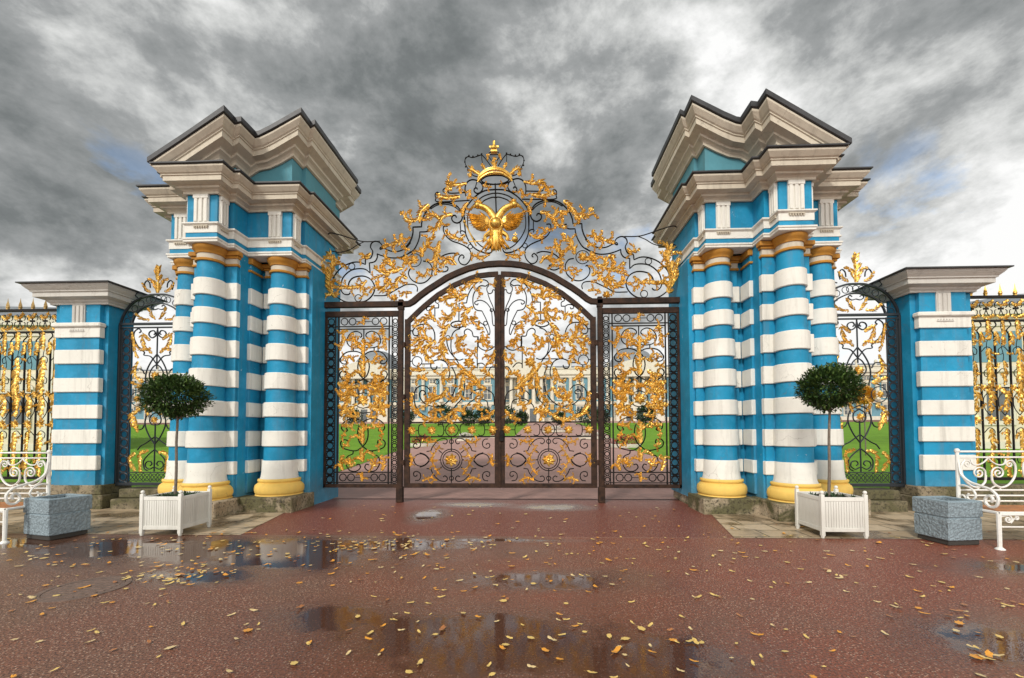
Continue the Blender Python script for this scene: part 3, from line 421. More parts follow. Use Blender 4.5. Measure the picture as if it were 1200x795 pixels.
def offset_poly(poly, d):
    n = len(poly); out = []
    area = sum(poly[i][0]*poly[(i+1)%n][1]-poly[(i+1)%n][0]*poly[i][1] for i in range(n))
    sg = 1 if area > 0 else -1
    for i in range(n):
        p, a, b = Vector(poly[i]), Vector(poly[i-1]), Vector(poly[(i+1)%n])
        e1 = (p-a).normalized(); e2 = (b-p).normalized()
        n1 = Vector((e1.y, -e1.x))*sg; n2 = Vector((e2.y, -e2.x))*sg
        k = 1+n1.dot(n2)
        out.append(p+(n1+n2)*(d/k) if k > 1e-3 else p+n1*d)
    return out
def subdiv(poly, step=.22):
    out = []; n = len(poly)
    for i in range(n):
        a, b = Vector(poly[i]), Vector(poly[(i+1)%n]); k = max(1, int((b-a).length/step))
        for j in range(k): out.append(tuple(a.lerp(b, j/k)))
    return out
def wavy(bm, amp=.014):
    for v in bm.verts: v.co.z += noise.noise(v.co*1.7)*amp+noise.noise(v.co*6)*amp*.4; v.co.y += noise.noise(v.co*2.3+Vector((5, 0, 0)))*amp*.7
def sweep(bm, poly, prof, zf=lambda x: 0, mi=0, close_top=False):
    """moulding profile (outset, height) swept round a plan polygon"""
    rings = []
    for o, h in prof:
        rings.append([bm.verts.new((p[0], p[1], h+zf(p[0]))) for p in offset_poly(poly, o)])
    n = len(poly)
    for i in range(len(rings)-1):
        for k in range(n):
            f = bm.faces.new((rings[i][k], rings[i][(k+1)%n], rings[i+1][(k+1)%n], rings[i+1][k])); f.material_index = mi
    if close_top:
        pts = [Vector((v.co.x, v.co.y, 0)) for v in rings[-1]]
        for t in tessellate_polygon([pts]):
            try: bm.faces.new([rings[-1][i] for i in t])
            except ValueError: pass
def tower_plan(sx, full=True):
    R = [(-.31,-1.79), (-.31,-1.50), (-.43,-1.50), (-.43,-1.09), (-1.36,-1.09), (-1.36,-.70), (-1.44,-.70)]   # gate side, front quarter
    gate = R+[(x, -y) for x, y in reversed(R)]
    if full:
        out = [({-1.36: 1.25, -1.44: 1.50}.get(x, -x), y) for x, y in R]; outer = out+[(x, -y) for x, y in reversed(out)]
        poly = gate+list(reversed(outer))
    else:
        poly = gate+[(.36, 1.79), (.36, -1.79)]
    poly = [(sx*(XC+x), y) for x, y in poly]
    return poly
CORN = [(0, 0), (.04, 0), (.04, .045), (.07, .07), (.12, .085), (.12, .125), (.135, .13), (.255, .145), (.255, .24), (.275, .245), (.275, .265), (.30, .28), (.34, .33), (.36, .355), (.36, .39), (.05, .43)]
def zrake(sx):
    def f(X):
        x = sx*X; pts = [(3.5, 8.22), (3.83, 8.07), (4.66, 7.60), (4.94, 7.56), (6.39, 6.62), (7.5, 5.9)]
        for (a, za), (b, zb) in zip(pts, pts[1:]):
            if x <= b: return za+(zb-za)*(x-a)/(b-a)
        return 5.9
    return f
def tower(sx):
    side = 'left' if sx < 0 else 'right'
    t = empty('gate_tower', (sx*XC, 0, 0)); inv = Matrix.Translation((-sx*XC, 0, 0))
    tag(t, 'tall blue and white striped tower with clustered columns, %s of the gate' % ('left' if sx < 0 else 'right'), 'tower', 'gate towers')
    parts = []
    def mk(name, bm, mat, par=None, smooth=False, ang=None): return build(name, bm, mat, par or t, smooth, ang)
    B = lambda bm, x0, x1, y0, y1, z0, z1, bev=.0: box(bm, *sorted((sx*x0, sx*x1)), y0, y1, z0, z1, bev)
    # walls
    bm = NB(); B(bm, 4.07, 7.10, -.58, .75, .0 if sx < 0 else .2, 5.27); B(bm, 5.19, 6.12, -1.28, -.55, .2, 5.268); B(bm, 5.19, 6.12, .7, 1.2, .2, 5.268); mk('wall', bm, M['blue'])
    # columns and pilasters
    for cx, cy in ((5.665, -1.48), (4.60, -.80), (6.64, -.80)): column('column', sx*cx, cy, t)
    pilaster(5.225, 6.12, -1.345, -1.27, t, sx)
    pilaster(4.175, 5.06, -.66, -.57, t, sx); pilaster(6.16, 7.06, -.66, -.57, t, sx)
    # banded side pilasters in the nook
    for x0, x1 in ((5.15, 5.4), (5.90, 6.15)):
        q = sorted((sx*x0, sx*x1)); bm = NB(); box(bm, q[0], q[1], -1.03, -.70, .35, 5.266, .004); o = mk('pilaster', bm, M['blue'])
        for a, b in BANDS+[(.76, 1.02)]:
            bm = NB(); box(bm, q[0]-.035, q[1]+.035, -1.05, -.66, a, b, .01); build('band', bm, M['white'], o)
        bm = NB(); box(bm, q[0]-.05, q[1]+.05, -1.06, -.66, 5.13, 5.258, .01); box(bm, q[0]-.03, q[1]+.03, -1.06, -.66, 4.965, 5.01, .006); build('capital_rings', bm, M['ochre'], o)
    # stone plinths
    def plinth(x0, x1, y0, y1, z1=.303):
        bm = NB(); B(bm, x0, x1, y0, y1, -.05, z1, .018)
        for v in bm.verts:
            k = noise.noise(v.co*3.1); v.co.x += k*.012; v.co.y += k*.012; v.co.z += k*.008
        return mk('plinth_block', bm, M['stone'])
    pa = plinth(5.09, 6.15, -1.99, -.98); pb = plinth(4.04, 5.10, -1.33, -.44, .300); plinth(6.14, 7.16, -1.33, -.44, .300)
    if sx > 0:
        plinth(4.13, 4.30, -.46, .80, .27); pb['label'] = 'mossy plinth stone under the gate side column'
    else:
        # small dark painted figures on the plinth stone nearest the gate
        c = bpy.data.curves.new('plinth_marking', 'FONT'); c.body = '1A3'; c.size = .088; c.extrude = .0015; c.space_character = 1.15
        tx = bpy.data.objects.new('plinth_marking', c); COL.objects.link(tx)
        tx.rotation_euler = (pi/2, 0, 0); tx.location = (-4.33, -1.338, .195); tx.data.materials.append(M['darkbase'])
        dg = bpy.context.evaluated_depsgraph_get(); me = bpy.data.meshes.new_from_object(tx.evaluated_get(dg))
        o = bpy.data.objects.new('plinth_marking', me); COL.objects.link(o); o.location = tx.location; o.rotation_euler = tx.rotation_euler; o.parent = pb
        bpy.data.objects.remove(tx)
    # entablature
    plan = subdiv(tower_plan(sx), .3)
    bm = NB(); sweep(bm, plan, [(-.3, 5.268), (.015, 5.27), (.03, 5.28), (.03, 5.315), (.045, 5.325), (.045, 5.355), (0, 5.365), (-.02, 5.37), (-.02, 5.372)]); mk('abacus_slab', bm, M['white'])
    bm = NB(); sweep(bm, plan, [(-.03, 5.36), (0, 5.361), (0, 5.462), (-.1, 5.463)]); mk('architrave_stripe', bm, M['blue'])
    bm = NB(); sweep(bm, plan, [(-.05, 5.46), (.012, 5.461), (.012, 5.60), (.03, 5.61), (.05, 5.625), (.05, 5.65), (.0, 5.66), (-.05, 5.661)]); mk('architrave', bm, M['white'])
    bm = NB(); sweep(bm, plan, [(-.012, 5.65), (-.012, 6.23)]); mk('frieze', bm, M['blue'])
    H = 6.20
    bm = NB(); sweep(bm, plan, [(o, H+h*.98) for o, h in CORN]); wavy(bm, .006); mk('cornice', bm, M['cream'])
    bm = NB(); sweep(bm, plan, [(.05, H+.385), (.385, H+.392), (.395, H+.40), (.395, H+.425), (.0, H+.62), (-.25, H+.64)], close_top=True); wavy(bm); mk('lower_roof', bm, M['roofmetal'])
    # triglyphs with their drops
    def tri(cx, cy, ax, w=.26):
        """ax: outward normal 'f' front, 'g' gate side, 'o' outer side"""
        def tf(p):
            # local: x along face, y outward(-), z
            if ax == 'f': return Vector((sx*cx+p.x, cy+p.y, p.z))
            s = -1 if ax == 'g' else 1
            return Vector((sx*(cx+s*(-p.y)), cy+p.x, p.z))
        bm = NB(); box(bm, -w/2, w/2, -.022, .02, 5.66, 6.20, 0, tf)
        n = 3; fw = w/4.6
        for i in range(n):
            x = (i-1)*w*.34; box(bm, x-fw/2, x+fw/2, -.046, -.02, 5.665, 6.12, .006, tf)
        box(bm, -w/2-.004, w/2+.004, -.05, -.018, 6.12, 6.198, .004, tf)
        o = mk('triglyph', bm, M['white'])
        bm = NB(); box(bm, -w*.5, w*.5, -.045, -.01, 5.575, 5.592, 0, tf)
        for i in range(6):
            x = (i-2.5)*w*.165; box(bm, x-.012, x+.012, -.04, -.01, 5.545, 5.575, 0, tf)
        build('drops', bm, M['cream'], o)
    tri(5.62, -1.79, 'f', .29); tri(4.60, -1.09, 'f', .27); tri(6.62, -1.09, 'f', .27)
    tri(5.31, -1.64, 'g', .20); tri(5.93, -1.64, 'o', .20); tri(4.26, -.91, 'g', .22); tri(6.87, -.91, 'o', .22)
    # raking upper part
    zf = zrake(sx); up = subdiv(tower_plan(sx, False))
    bm = NB(); rings = []
    pl = offset_poly(up, -.01)
    a = [bm.verts.new((p[0], p[1], 6.35)) for p in pl]; b = [bm.verts.new((p[0], p[1], max(6.36, zf(p[0])-.36))) for p in pl]
    for k in range(len(pl)): bm.faces.new((a[k], a[(k+1)%len(pl)], b[(k+1)%len(pl)], b[k]))
    mk('pediment_wall', bm, M['gblue'])
    bm = NB(); sweep(bm, up, [(o, h*1.12-.47) for o, h in CORN], zf); wavy(bm, .008); mk('raking_cornice', bm, M['cream'])
    bm = NB(); sweep(bm, up, [(.05, -.03), (.38, -.02), (.39, -.01), (.39, .085), (.0, .12)], zf, close_top=True); wavy(bm, .02); mk('upper_roof', bm, M['roofmetal'])
    for c in t.children: c.matrix_parent_inverse = inv
    return t
TL, TR = tower(-1), tower(1)

# ================================================================== SIDE PILLARS
def pillar(sx):
    t = empty('gate_pillar', (sx*8.88, -.6, 0)); inv = Matrix.Translation((-sx*8.88, .6, 0))
    tag(t, 'low blue and white banded pillar behind the %s blue grey bin' % ('left' if sx < 0 else 'right'), 'pillar', 'low banded pillars')
    B = lambda bm, x0, x1, y0, y1, z0, z1, bev=.0: box(bm, *sorted((sx*x0, sx*x1)), y0, y1, z0, z1, bev)
    bm = NB(); B(bm, 8.325, 9.5, -.93, -.36, .5, 4.36, .004); B(bm, 8.43, 9.33, -1.02, -.9, .5, 4.36, .004); build('shaft', bm, M['blue'], t)
    for a, b in ((.82, 1.12), (1.38, 1.67), (1.90, 2.19), (2.46, 2.76), (3.06, 3.36)):
        bm = NB(); B(bm, 8.38, 9.38, -1.06, -.95, a, b, .012); build('band', bm, M['white'], t)
    bm = NB(); B(bm, 8.38, 9.38, -1.06, -.95, 3.62, 3.84, .006); B(bm, 8.34, 9.42, -1.11, -.95, 3.84, 3.93, .02); q = build('moulded_band', bm, M['white'], t)
    bm = NB(); xa, xb = sorted((sx*8.72, sx*9.04)); c = (xa+xb)/2
    box(bm, xa, xb, -1.075, -1.05, 3.742, 3.76)
    for i in range(6): box(bm, c+(i-2.5)*.055-.012, c+(i-2.5)*.055+.012, -1.075, -1.05, 3.76, 3.79)
    build('drops', bm, M['cream2'], q)
    bm = NB(); box(bm, c-.14, c+.14, -1.045, -1.0, 3.93, 4.355)
    for i in (-1, 0, 1): box(bm, c+i*.09-.028, c+i*.09+.028, -1.065, -1.04, 3.93, 4.30, .005)
    build('triglyph', bm, M['cream2'], t)
    pl = [(8.26, -1.02), (9.5, -1.02), (9.5, -.34), (8.26, -.34)]; pl = [(sx*x, y) for x, y in pl]
    bm = NB(); sweep(bm, pl, [(-.03, 4.33), (.02, 4.33), (.02, 4.36), (.06, 4.39), (.06, 4.42), (.20, 4.45), (.20, 4.54), (.23, 4.55), (.23, 4.57), (.28, 4.62), (.31, 4.66), (.31, 4.69), (.0, 4.70)]); build('cornice', bm, M['cream2'], t)
    bm = NB(); sweep(bm, pl, [(.05, 4.685), (.37, 4.692), (.37, 4.715), (.0, 4.80), (-.25, 4.85)], close_top=True); build('roof', bm, M['roofmetal'], t)
    bm = NB(); B(bm, 8.25, 9.56, -1.05, -.30, -.05, .30, .02); B(bm, 8.29, 9.52, -1.03, -.33, .30, .505, .015); build('plinth_block', bm, M['step'], t)
    for c in t.children: c.matrix_parent_inverse = inv
    return t
pillar(-1); pillar(1)

# ================================================================== IRON AND GILT WORK
def lobe(bm, base, d, L, W, side, th=.35, curl=.6):
    """one domed acanthus lobe starting at base, direction d (x,z) in the vertical plane"""
    n = 5; dx, dz = d; px, pz = -dz, dx; rings = []
    for i in range(n+1):
        t = i/n; w = W*.5*((.45, 1.0, .72, .95, .5, .06)[i])
        bend = side*curl*L*.5*t*t
        cx = base[0]+dx*L*t+px*bend; cz = base[2]+dz*L*t+pz*bend
        lift = -th*W*.9*sin(pi*t*.9)-.006 ; tip = -.05*L*t*t*2
        y = base[1]+tip
        rings.append([bm.verts.new((cx-px*w, y, cz-pz*w)), bm.verts.new((cx-px*w*.2, y+lift*(.55+.45*sin(pi*t)), cz-pz*w*.2)), bm.verts.new((cx+px*w, y, cz+pz*w)), bm.verts.new((cx, y-lift*.8, cz))])
    for i in range(n):
        for k in range(4): bm.faces.new((rings[i][k], rings[i][(k+1)%4], rings[i+1][(k+1)%4], rings[i+1][k]))
    bm.faces.new(rings[-1]); bm.faces.new(rings[0])
def spray(bm, pts, w, rnd):
    """a gilded acanthus spray along the spine pts [(x,y,z)]"""
    sp = catmull(pts, 6) if len(pts) > 2 else [Vector(pts[0]).lerp(Vector(pts[-1]), k/6) for k in range(7)]
    L = [0]
    for a, b in zip(sp, sp[1:]): L.append(L[-1]+(b-a).length)
    T = L[-1]
    def at(s):
        s = max(0, min(T, s))
        for i in range(len(L)-1):
            if s <= L[i+1]+1e-9:
                k = (s-L[i])/max(L[i+1]-L[i], 1e-6); return sp[i].lerp(sp[i+1], k), (sp[i+1]-sp[i]).normalized()
        return sp[-1], (sp[-1]-sp[-2]).normalized()
    w *= 1.10
    tube(bm, sp, w*.10, 6, w*.05)
    step = w*.26; n = max(2, int(T/step)); side = 1
    for i in range(n+1):
        s = T*i/n; p, t = at(s); k = .72+.28*sin(pi*(.15+.8*i/n))
        for sd in ((side,) if i % 3 else (side, -side)):
            a = atan2(t.z, t.x)+sd*(radians(rnd.uniform(38, 72))); l = w*.70*k*rnd.uniform(.75, 1.25)
            lobe(bm, (p.x, p.y-.004, p.z), (cos(a), sin(a)), l, l*.56, -sd, curl=rnd.uniform(.4, 1.5))
        side = -side
    p, t = at(T); lobe(bm, (p.x, p.y-.004, p.z), (t.x, t.z), w*.6, w*.42, side)
    # curled end
    c = []
    a0 = atan2(t.z, t.x)+side*pi/2; R = w*.24; cc = Vector((p.x+R*cos(a0), p.y, p.z+R*sin(a0)))
    for k in range(12):
        a = a0+pi+side*k*.5; r = R*(1-k/14); c.append(cc+Vector((r*cos(a), -.004*k*.5, r*sin(a))))
    tube(bm, c, w*.09, 5, w*.05)
def rich_spray(bm, pts, w, rnd):
    spray(bm, pts, w, rnd)
    sp = catmull(pts, 6) if len(pts) > 2 else [Vector(pts[0]).lerp(Vector(pts[-1]), k/6) for k in range(7)]
    T = sum((y-x).length for x, y in zip(sp, sp[1:]))
    m = max(2, min(5, int(T/(w*1.15)))); sd = rnd.choice((-1, 1))
    for j in range(m):
        i = int((j+.6)/m*(len(sp)-2)); p = sp[i]; t = (sp[i+1]-sp[i]).normalized(); a = atan2(t.z, t.x)+sd*rnd.uniform(.7, 1.2)
        l = w*rnd.uniform(1.3, 1.9); c1 = p+Vector((cos(a)*l*.55, 0, sin(a)*l*.55)); a2 = a+sd*.9; c2 = c1+Vector((cos(a2)*l*.5, 0, sin(a2)*l*.5))
        spray(bm, [p, c1, c2], w*.62, rnd); sd = -sd
def rosette(bm, c, r, rnd, n=8):
    ball(bm, (c[0], c[1]-.01, c[2]), r*.28, 6)
    for k in range(n):
        a = 2*pi*k/n+rnd.uniform(-.06, .06); lobe(bm, (c[0]+cos(a)*r*.15, c[1]-.008, c[2]+sin(a)*r*.15), (cos(a), sin(a)), r*.88, r*.55, rnd.choice((-1, 1)), curl=.25)
    for k in range(n):
        a = 2*pi*(k+.5)/n; lobe(bm, (c[0]+cos(a)*r*.1, c[1]-.022, c[2]+sin(a)*r*.1), (cos(a), sin(a)), r*.55, r*.34, 1, curl=.1)
def ornaments(keys, thing, sx, x0, y, lean=None, scroll=None, leafname='gilded_leaf', mirror=False, gm=None, gs=1.0, dense=True):
    """keys of ORN; sx mirrors; x0 axis; returns the shared scrollwork bmesh"""
    sb = scroll if scroll is not None else NB(); gm = gm or M['gold']
    sides = (1, -1) if mirror else (1,)
    for key in keys:
        for it in ORN[key]:
            for s in sides:
                k = it[0]; r = it[1]; d = it[2]; rnd = random.Random(int(abs(d[0]*9173)+abs(d[1]*331)))
                def W(x, z):
                    X = x0+sx*s*x; X += lean(z) if lean else 0
                    return (X, y, z)
                pts = [W(d[i], d[i+1]) for i in range(0, len(d), 2)]
                if k == 'i': tube(sb, catmull(pts, 5), r*1.22, 6, nrm=(0, 1, 0), flat=1.25)
                elif k == 'c': ring(sb, pts[0], r, .011)
                elif k == 'g':
                    bm = NB(); (rich_spray if dense else spray)(bm, [(p[0], p[1]-.018, p[2]) for p in pts], r*gs, rnd); build(leafname, bm, gm, thing, True, 32)
                elif k == 'r':
                    bm = NB(); rosette(bm, (pts[0][0], pts[0][1]-.015, pts[0][2]), r, rnd); build('gilded_rosette', bm, gm, thing, True, 50)
    return sb
def at_origin(t):
    inv = Matrix.Translation(t.location).inverted()
    for c in t.children: c.matrix_parent_inverse = inv

# ---- fixed frame
gf = empty('gate_archway', (0, 0, 0)); tag(gf, 'rusty brown iron gate frame with two posts, arch and lintels joining both towers', 'gate arch')
for s in (-1, 1):
    bm = NB(); box(bm, s*2.285-.055, s*2.285+.055, -.05, .05, .0, 4.66, .008)
    box(bm, s*2.285-.075, s*2.285+.075, -.075, .06, .0, .35, .012); box(bm, s*2.285-.07, s*2.285+.07, -.06, .05, 4.42, 4.6, .01)
    build('post', bm, M['frame'], gf)
    bm = NB(); xa, xb = sorted((s*2.22, s*4.20)); box(bm, xa, xb, -.06, .05, 4.49, 4.62, .008); build('lintel', bm, M['frame'], gf)
arch = [(0, 5.466), (.25, 5.455), (.484, 5.424), (.73, 5.36), (.973, 5.266), (1.22, 5.155), (1.459, 5.005), (1.66, 4.88), (1.846, 4.745), (2.0, 4.615), (2.10, 4.56), (2.27, 4.55)]
def bararc(bm, pts, hw, hy):
    P = [Vector((x, 0, z)) for x, z in pts]; rs = []
    for i, p in enumerate(P):
        t = (P[min(i+1, len(P)-1)]-P[max(i-1, 0)]).normalized(); nn = Vector((-t.z, 0, t.x))
        rs.append([bm.verts.new(p+nn*a+Vector((0, b, 0))) for a, b in ((hw, -hy), (hw, hy), (-hw, hy), (-hw, -hy))])
    for i in range(len(rs)-1):
        for k in range(4): bm.faces.new((rs[i][k], rs[i][(k+1)%4], rs[i+1][(k+1)%4], rs[i+1][k]))
    bm.faces.new(rs[0]); bm.faces.new(rs[-1])
bm = NB(); bararc(bm, [(-x, z) for x, z in reversed(arch[1:])]+arch, .06, .055); build('arch', bm, M['frame'], gf)
for s in (-1, 1):
    bm = NB()
    for it in ORN['tie']:
        d = it[2]; tube(bm, catmull([(s*d[i], .02+(.25 if i > 9 else 0), d[i+1]) for i in range(0, len(d), 2)], 5), it[1], 6)
    build('tie_rod', bm, M['iron'], gf)

# ---- crest above the arch
LEAN = lambda z: -max(0, z-4.6)*.036
cr = empty('gate_crest', (0, 0, 4.6)); tag(cr, 'crowned openwork crest above the arch, gilded leaves and a two headed bird', 'gate crest')
sb = ornaments(['crest'], cr, 1, 0, 0, LEAN, mirror=True)
cw = NB()
sb = ornaments(['crown'], cr, 1, 0, 0, LEAN, sb, 'crown_leaf', mirror=True, dense=False)
z0 = 7.1
tube(sb, [(LEAN(7.35), 0, 7.35), (LEAN(6.2), 0, 6.2)], .018, 6)
build('scrollwork', sb, M['iron'], cr, True, 60)
bm = NB()
cb = ORN['crown_band'][0][2]; P_ = [(cb[i], cb[i+1]) for i in range(0, len(cb), 2)]
full = [(-x, z) for x, z in reversed(P_) if x > .01]+P_
for dz, r in ((.0, .028), (-.07, .022), (.045, .018)):
    tube(bm, catmull([(x*(1+dz*-.3)+LEAN(z), -.02-.10*(1-(x/.45)**2), z+dz) for x, z in full], 5), r, 6)
bararc(bm, [(p.x, p.z) for p in catmull([(x+LEAN(z), 0, z-.015) for x, z in full], 4)], .034, .012)
crown = build('crown', bm, M['gold'], cr, True, 40)
bm = NB(); ct = ORN['crown_top']; cx = LEAN(8.1)
zt, zb_, za = ct[1], ct[3], ct[5]
box(bm, cx-.028, cx+.028, -.02, .02, zb_+.12, zt, .008); box(bm, cx-.115, cx+.115, -.019, .019, za-.07, za-.015, .008)
ball(bm, (cx, 0, zb_+.10), .07, 8); box(bm, cx-.08, cx+.08, -.05, .05, zb_-.02, zb_+.035, .01)
build('cross', bm, M['gold'], crown, True, 40)
bm = NB(); bd = ORN['beads']
for i in range(0, len(bd), 2):
    for s in (1, -1): ball(bm, (s*bd[i]+LEAN(bd[i+1]), 0, bd[i+1]), .020, 6)
build('beads', bm, M['iron'], crown, True)

# ---- two headed bird: body, wings, necks, tail, ball and rod
E_ = ORN['eagle']; EL = lambda z: -.075+0*z
def pp(k): d = E_[k]; return [(d[i], d[i+1]) for i in range(0, len(d), 2)]
def relief(bm, outline, y, th, inset=.03):
    """solid plate with a domed face from an outline [(x,z)]"""
    n = len(outline); cx = sum(p[0] for p in outline)/n; cz = sum(p[1] for p in outline)/n
    lv = []
    for k, dy in ((1, 0), (.93, -th*.5), (.72, -th*.85), (.35, -th)):
        lv.append([bm.verts.new((cx+(x-cx)*k, y+dy, cz+(z-cz)*k)) for x, z in outline])
    back = [bm.verts.new((cx+(x-cx)*.93, y+th*.4, cz+(z-cz)*.93)) for x, z in outline]
    for a, b in zip(lv, lv[1:]):
        for i in range(n): bm.faces.new((a[i], a[(i+1)%n], b[(i+1)%n], b[i]))
    for i in range(n): bm.faces.new((lv[0][i], lv[0][(i+1)%n], back[(i+1)%n], back[i]))
    bm.faces.new(lv[-1]); bm.faces.new(back)
eb = pp('body'); bm = NB()
outl = [(x+EL(0), z) for x, z in eb]+[(-x+EL(0), z) for x, z in reversed(eb[1:-1])]
relief(bm, outl, -.02, .10)
zc = pp('shield')[0][1]; ex = EL(0)
# chest and tail feathers
rnd = random.Random(4)
for row, (zz, wd, nn) in enumerate(((zc-.12, .16, 5), (zc-.22, .15, 5), (zc-.32, .16, 5), (zc-.42, .2, 7), (zc-.50, .24, 7))):
    for i in range(nn):
        x = ex+(i-(nn-1)/2)*wd*2/nn; a = -pi/2+(x-ex)*(1.2+.5*row)
        lobe(bm, (x*.8+ex*.2, -.075-.016*(i % 2), zz+.1), (cos(a), sin(a)), .20+.02*row, .07, 1, th=.55, curl=.05)
eagle = build('eagle', bm, M['gold'], cr, True, 50); eagle.name = 'double_headed_eagle'
bm = NB(); ball(bm, (ex, -.09, zc), .135, 14, 1.0); 
o = build('shield', bm, M['gold'], eagle, True)
bm = NB(); ring(bm, (ex, -.12, zc), .145, .012, n=28); build('shield_rim', bm, M['gold'], eagle, True)
for s in (1, -1):
    bm = NB(); w = [(s*x+ex, z) for x, z in pp('wing')]
    ax_, az_ = w[0][0]-s*.02, w[0][1]+.03; relief(bm, [(ax_+(x-ax_)*.84, az_+(z-az_)*.92) for x, z in w], -.01, .045)
    sh = pp('wing')[3]; shx, shz = sh[0], sh[1]-.04
    tipdirs = pp('wing')[6:12]
    for j in range(11):      # long pinions fanned from the shoulder
        k = j/10*(len(tipdirs)-1); i = int(k); f = k-i; a = tipdirs[i]; b = tipdirs[min(i+1, len(tipdirs)-1)]
        tx, tz = a[0]+(b[0]-a[0])*f, a[1]+(b[1]-a[1])*f
        f0 = 1-j/10; bx, bz = pp('wing')[0][0]*.95+.05*f0, pp('wing')[0][1]+.05+.15*f0; L = hypot(tx-bx, tz-bz)*1.16
        lobe(bm, (s*bx+ex, -.05-.012*(j % 2), bz), (s*(tx-bx)/L, (tz-bz)/L), L, .082, s, th=.5, curl=.12)
    for j in range(8):
        a = radians(38-13*j); lobe(bm, (s*(pp('wing')[0][0]+.01)+ex, -.085, pp('wing')[0][1]+.11), (s*cos(a), sin(a)), .30, .075, s, th=.45, curl=.15)
    build('wing', bm, M['gold'], eagle, True, 50)
    bm = NB(); nk = pp('neck'); pts = catmull([(s*x+ex, -.05, z) for x, z in nk], 5); tube(bm, pts, .092, 8, .058)
    for p in pts[2:-2:2]:
        for sd in (-1, 1): lobe(bm, (p.x, -.09, p.z), (s*.5, sd*.6), .09, .05, sd)
    hx, hz = s*nk[-1][0]+ex, nk[-1][1]
    ball(bm, (hx, -.055, hz), .080, 9)
    lobe(bm, (hx+s*.03, -.06, hz), (s*.96, -.22), .20, .085, -s, curl=1.0); lobe(bm, (hx+s*.03, -.055, hz-.03), (s*.8, -.6), .09, .035, s)
    for a in (50, 80, 110, 140, 170): lobe(bm, (hx-s*.01, -.06, hz+.03), (s*cos(radians(a)), sin(radians(a))), .13, .05, 1)
    build('head', bm, M['gold'], eagle, True, 50)
    bm = NB(); lg = pp('leg'); tube(bm, catmull([(s*x+ex, -.04, z) for x, z in lg[:3]], 4), .06, 7, .03)
    for a in (-20, 10, 40): lobe(bm, (s*lg[2][0]+ex, -.05, lg[2][1]), (s*cos(radians(a)), sin(radians(a))), .1, .04, 1)
    build('leg', bm, M['gold'], eagle, True, 50)
bm = NB(); ob = pp('orb')[0]; lg = pp('leg')
ball(bm, (ob[0]+ex, -.05, ob[1]), .075, 9); box(bm, ob[0]+ex+.0, ob[0]+ex+.02, -.06, -.04, ob[1]+.06, ob[1]+.16); box(bm, ob[0]+ex-.035, ob[0]+ex+.055, -.06, -.04, ob[1]+.10, ob[1]+.12)
tube(bm, [(lg[2][0]+ex, -.04, lg[2][1]), (ob[0]+ex-.04, -.045, ob[1]-.03)], .013, 6); build('orb', bm, M['gold'], eagle, True, 40)
bm = NB(); tube(bm, [(-lg[2][0]*.4+ex, -.04, lg[2][1]), (-.62+ex, -.045, lg[2][1]-.02)], .013, 6); tube(bm, [(-.72+ex, -.045, lg[2][1]+.42), (-.46+ex, -.045, lg[2][1]-.12)], .018, 6)
ball(bm, (-.73+ex, -.045, lg[2][1]+.45), .04, 7); build('sceptre', bm, M['gold'], eagle, True, 40)
at_origin(cr)

# ---- the two opening leaves
def gate_leaf(s):
    t = empty('gate_leaf', (s*2.19, 0, .3)); tag(t, '%s leaf of the arched double gate, gilded leaves on black scrolls' % ('left' if s < 0 else 'right'), 'gate', 'arched gate leaves')
    bm = NB(); box(bm, *sorted((s*.012, s*.115)), -.03, .03, .33, 5.20, .006)
    if s > 0: box(bm, -.022, .028, -.05, -.031, .33, 5.2, .006)
    build('meeting_stile', bm, M['frame'], t)
    bm = NB(); box(bm, *sorted((s*2.062, s*2.192)), -.03, .03, .33, 4.20, .006); build('hinge_stile', bm, M['frame'], t)
    ai = [(.03, 5.225), (.25, 5.215), (.483, 5.19), (.67, 5.135), (.855, 5.062), (1.05, 4.98), (1.225, 4.875), (1.42, 4.76), (1.589, 4.625), (1.73, 4.51), (1.855, 4.40), (1.96, 4.30), (2.07, 4.19), (2.16, 4.11)]
    bm = NB(); bararc(bm, [(s*x, z) for x, z in ai], .055, .032); build('top_rail', bm, M['frame'], t)
    bm = NB(); box(bm, *sorted((s*.1, s*2.07)), -.03, .03, .33, .43, .006); build('bottom_rail', bm, M['frame'], t)
    for z in (1.488, 1.814):
        bm = NB(); box(bm, *sorted((s*.1, s*2.07)), -.02, .02, z-.016, z+.016, .003); build('cross_rail', bm, M['iron'], t)
    bm = NB()
    for z in (.9, 2.4, 3.6): lathe(bm, [(.03, -.06), (.035, -.05), (.035, .05), (.03, .06)], (s*2.20, -.045, z), 10)
    build('hinge', bm, M['frame'], t)
    if s > 0:
        bm = NB(); box(bm, .0, .10, -.07, -.035, 1.38, 1.62, .01); ring(bm, (.05, -.075, 1.5), .03, .006); build('lock', bm, M['iron'], t)
    sb = ornaments(['leaf'], t, s, 0, 0); build('scrollwork', sb, M['iron'], t, True, 60)
    at_origin(t)
gate_leaf(-1); gate_leaf(1)

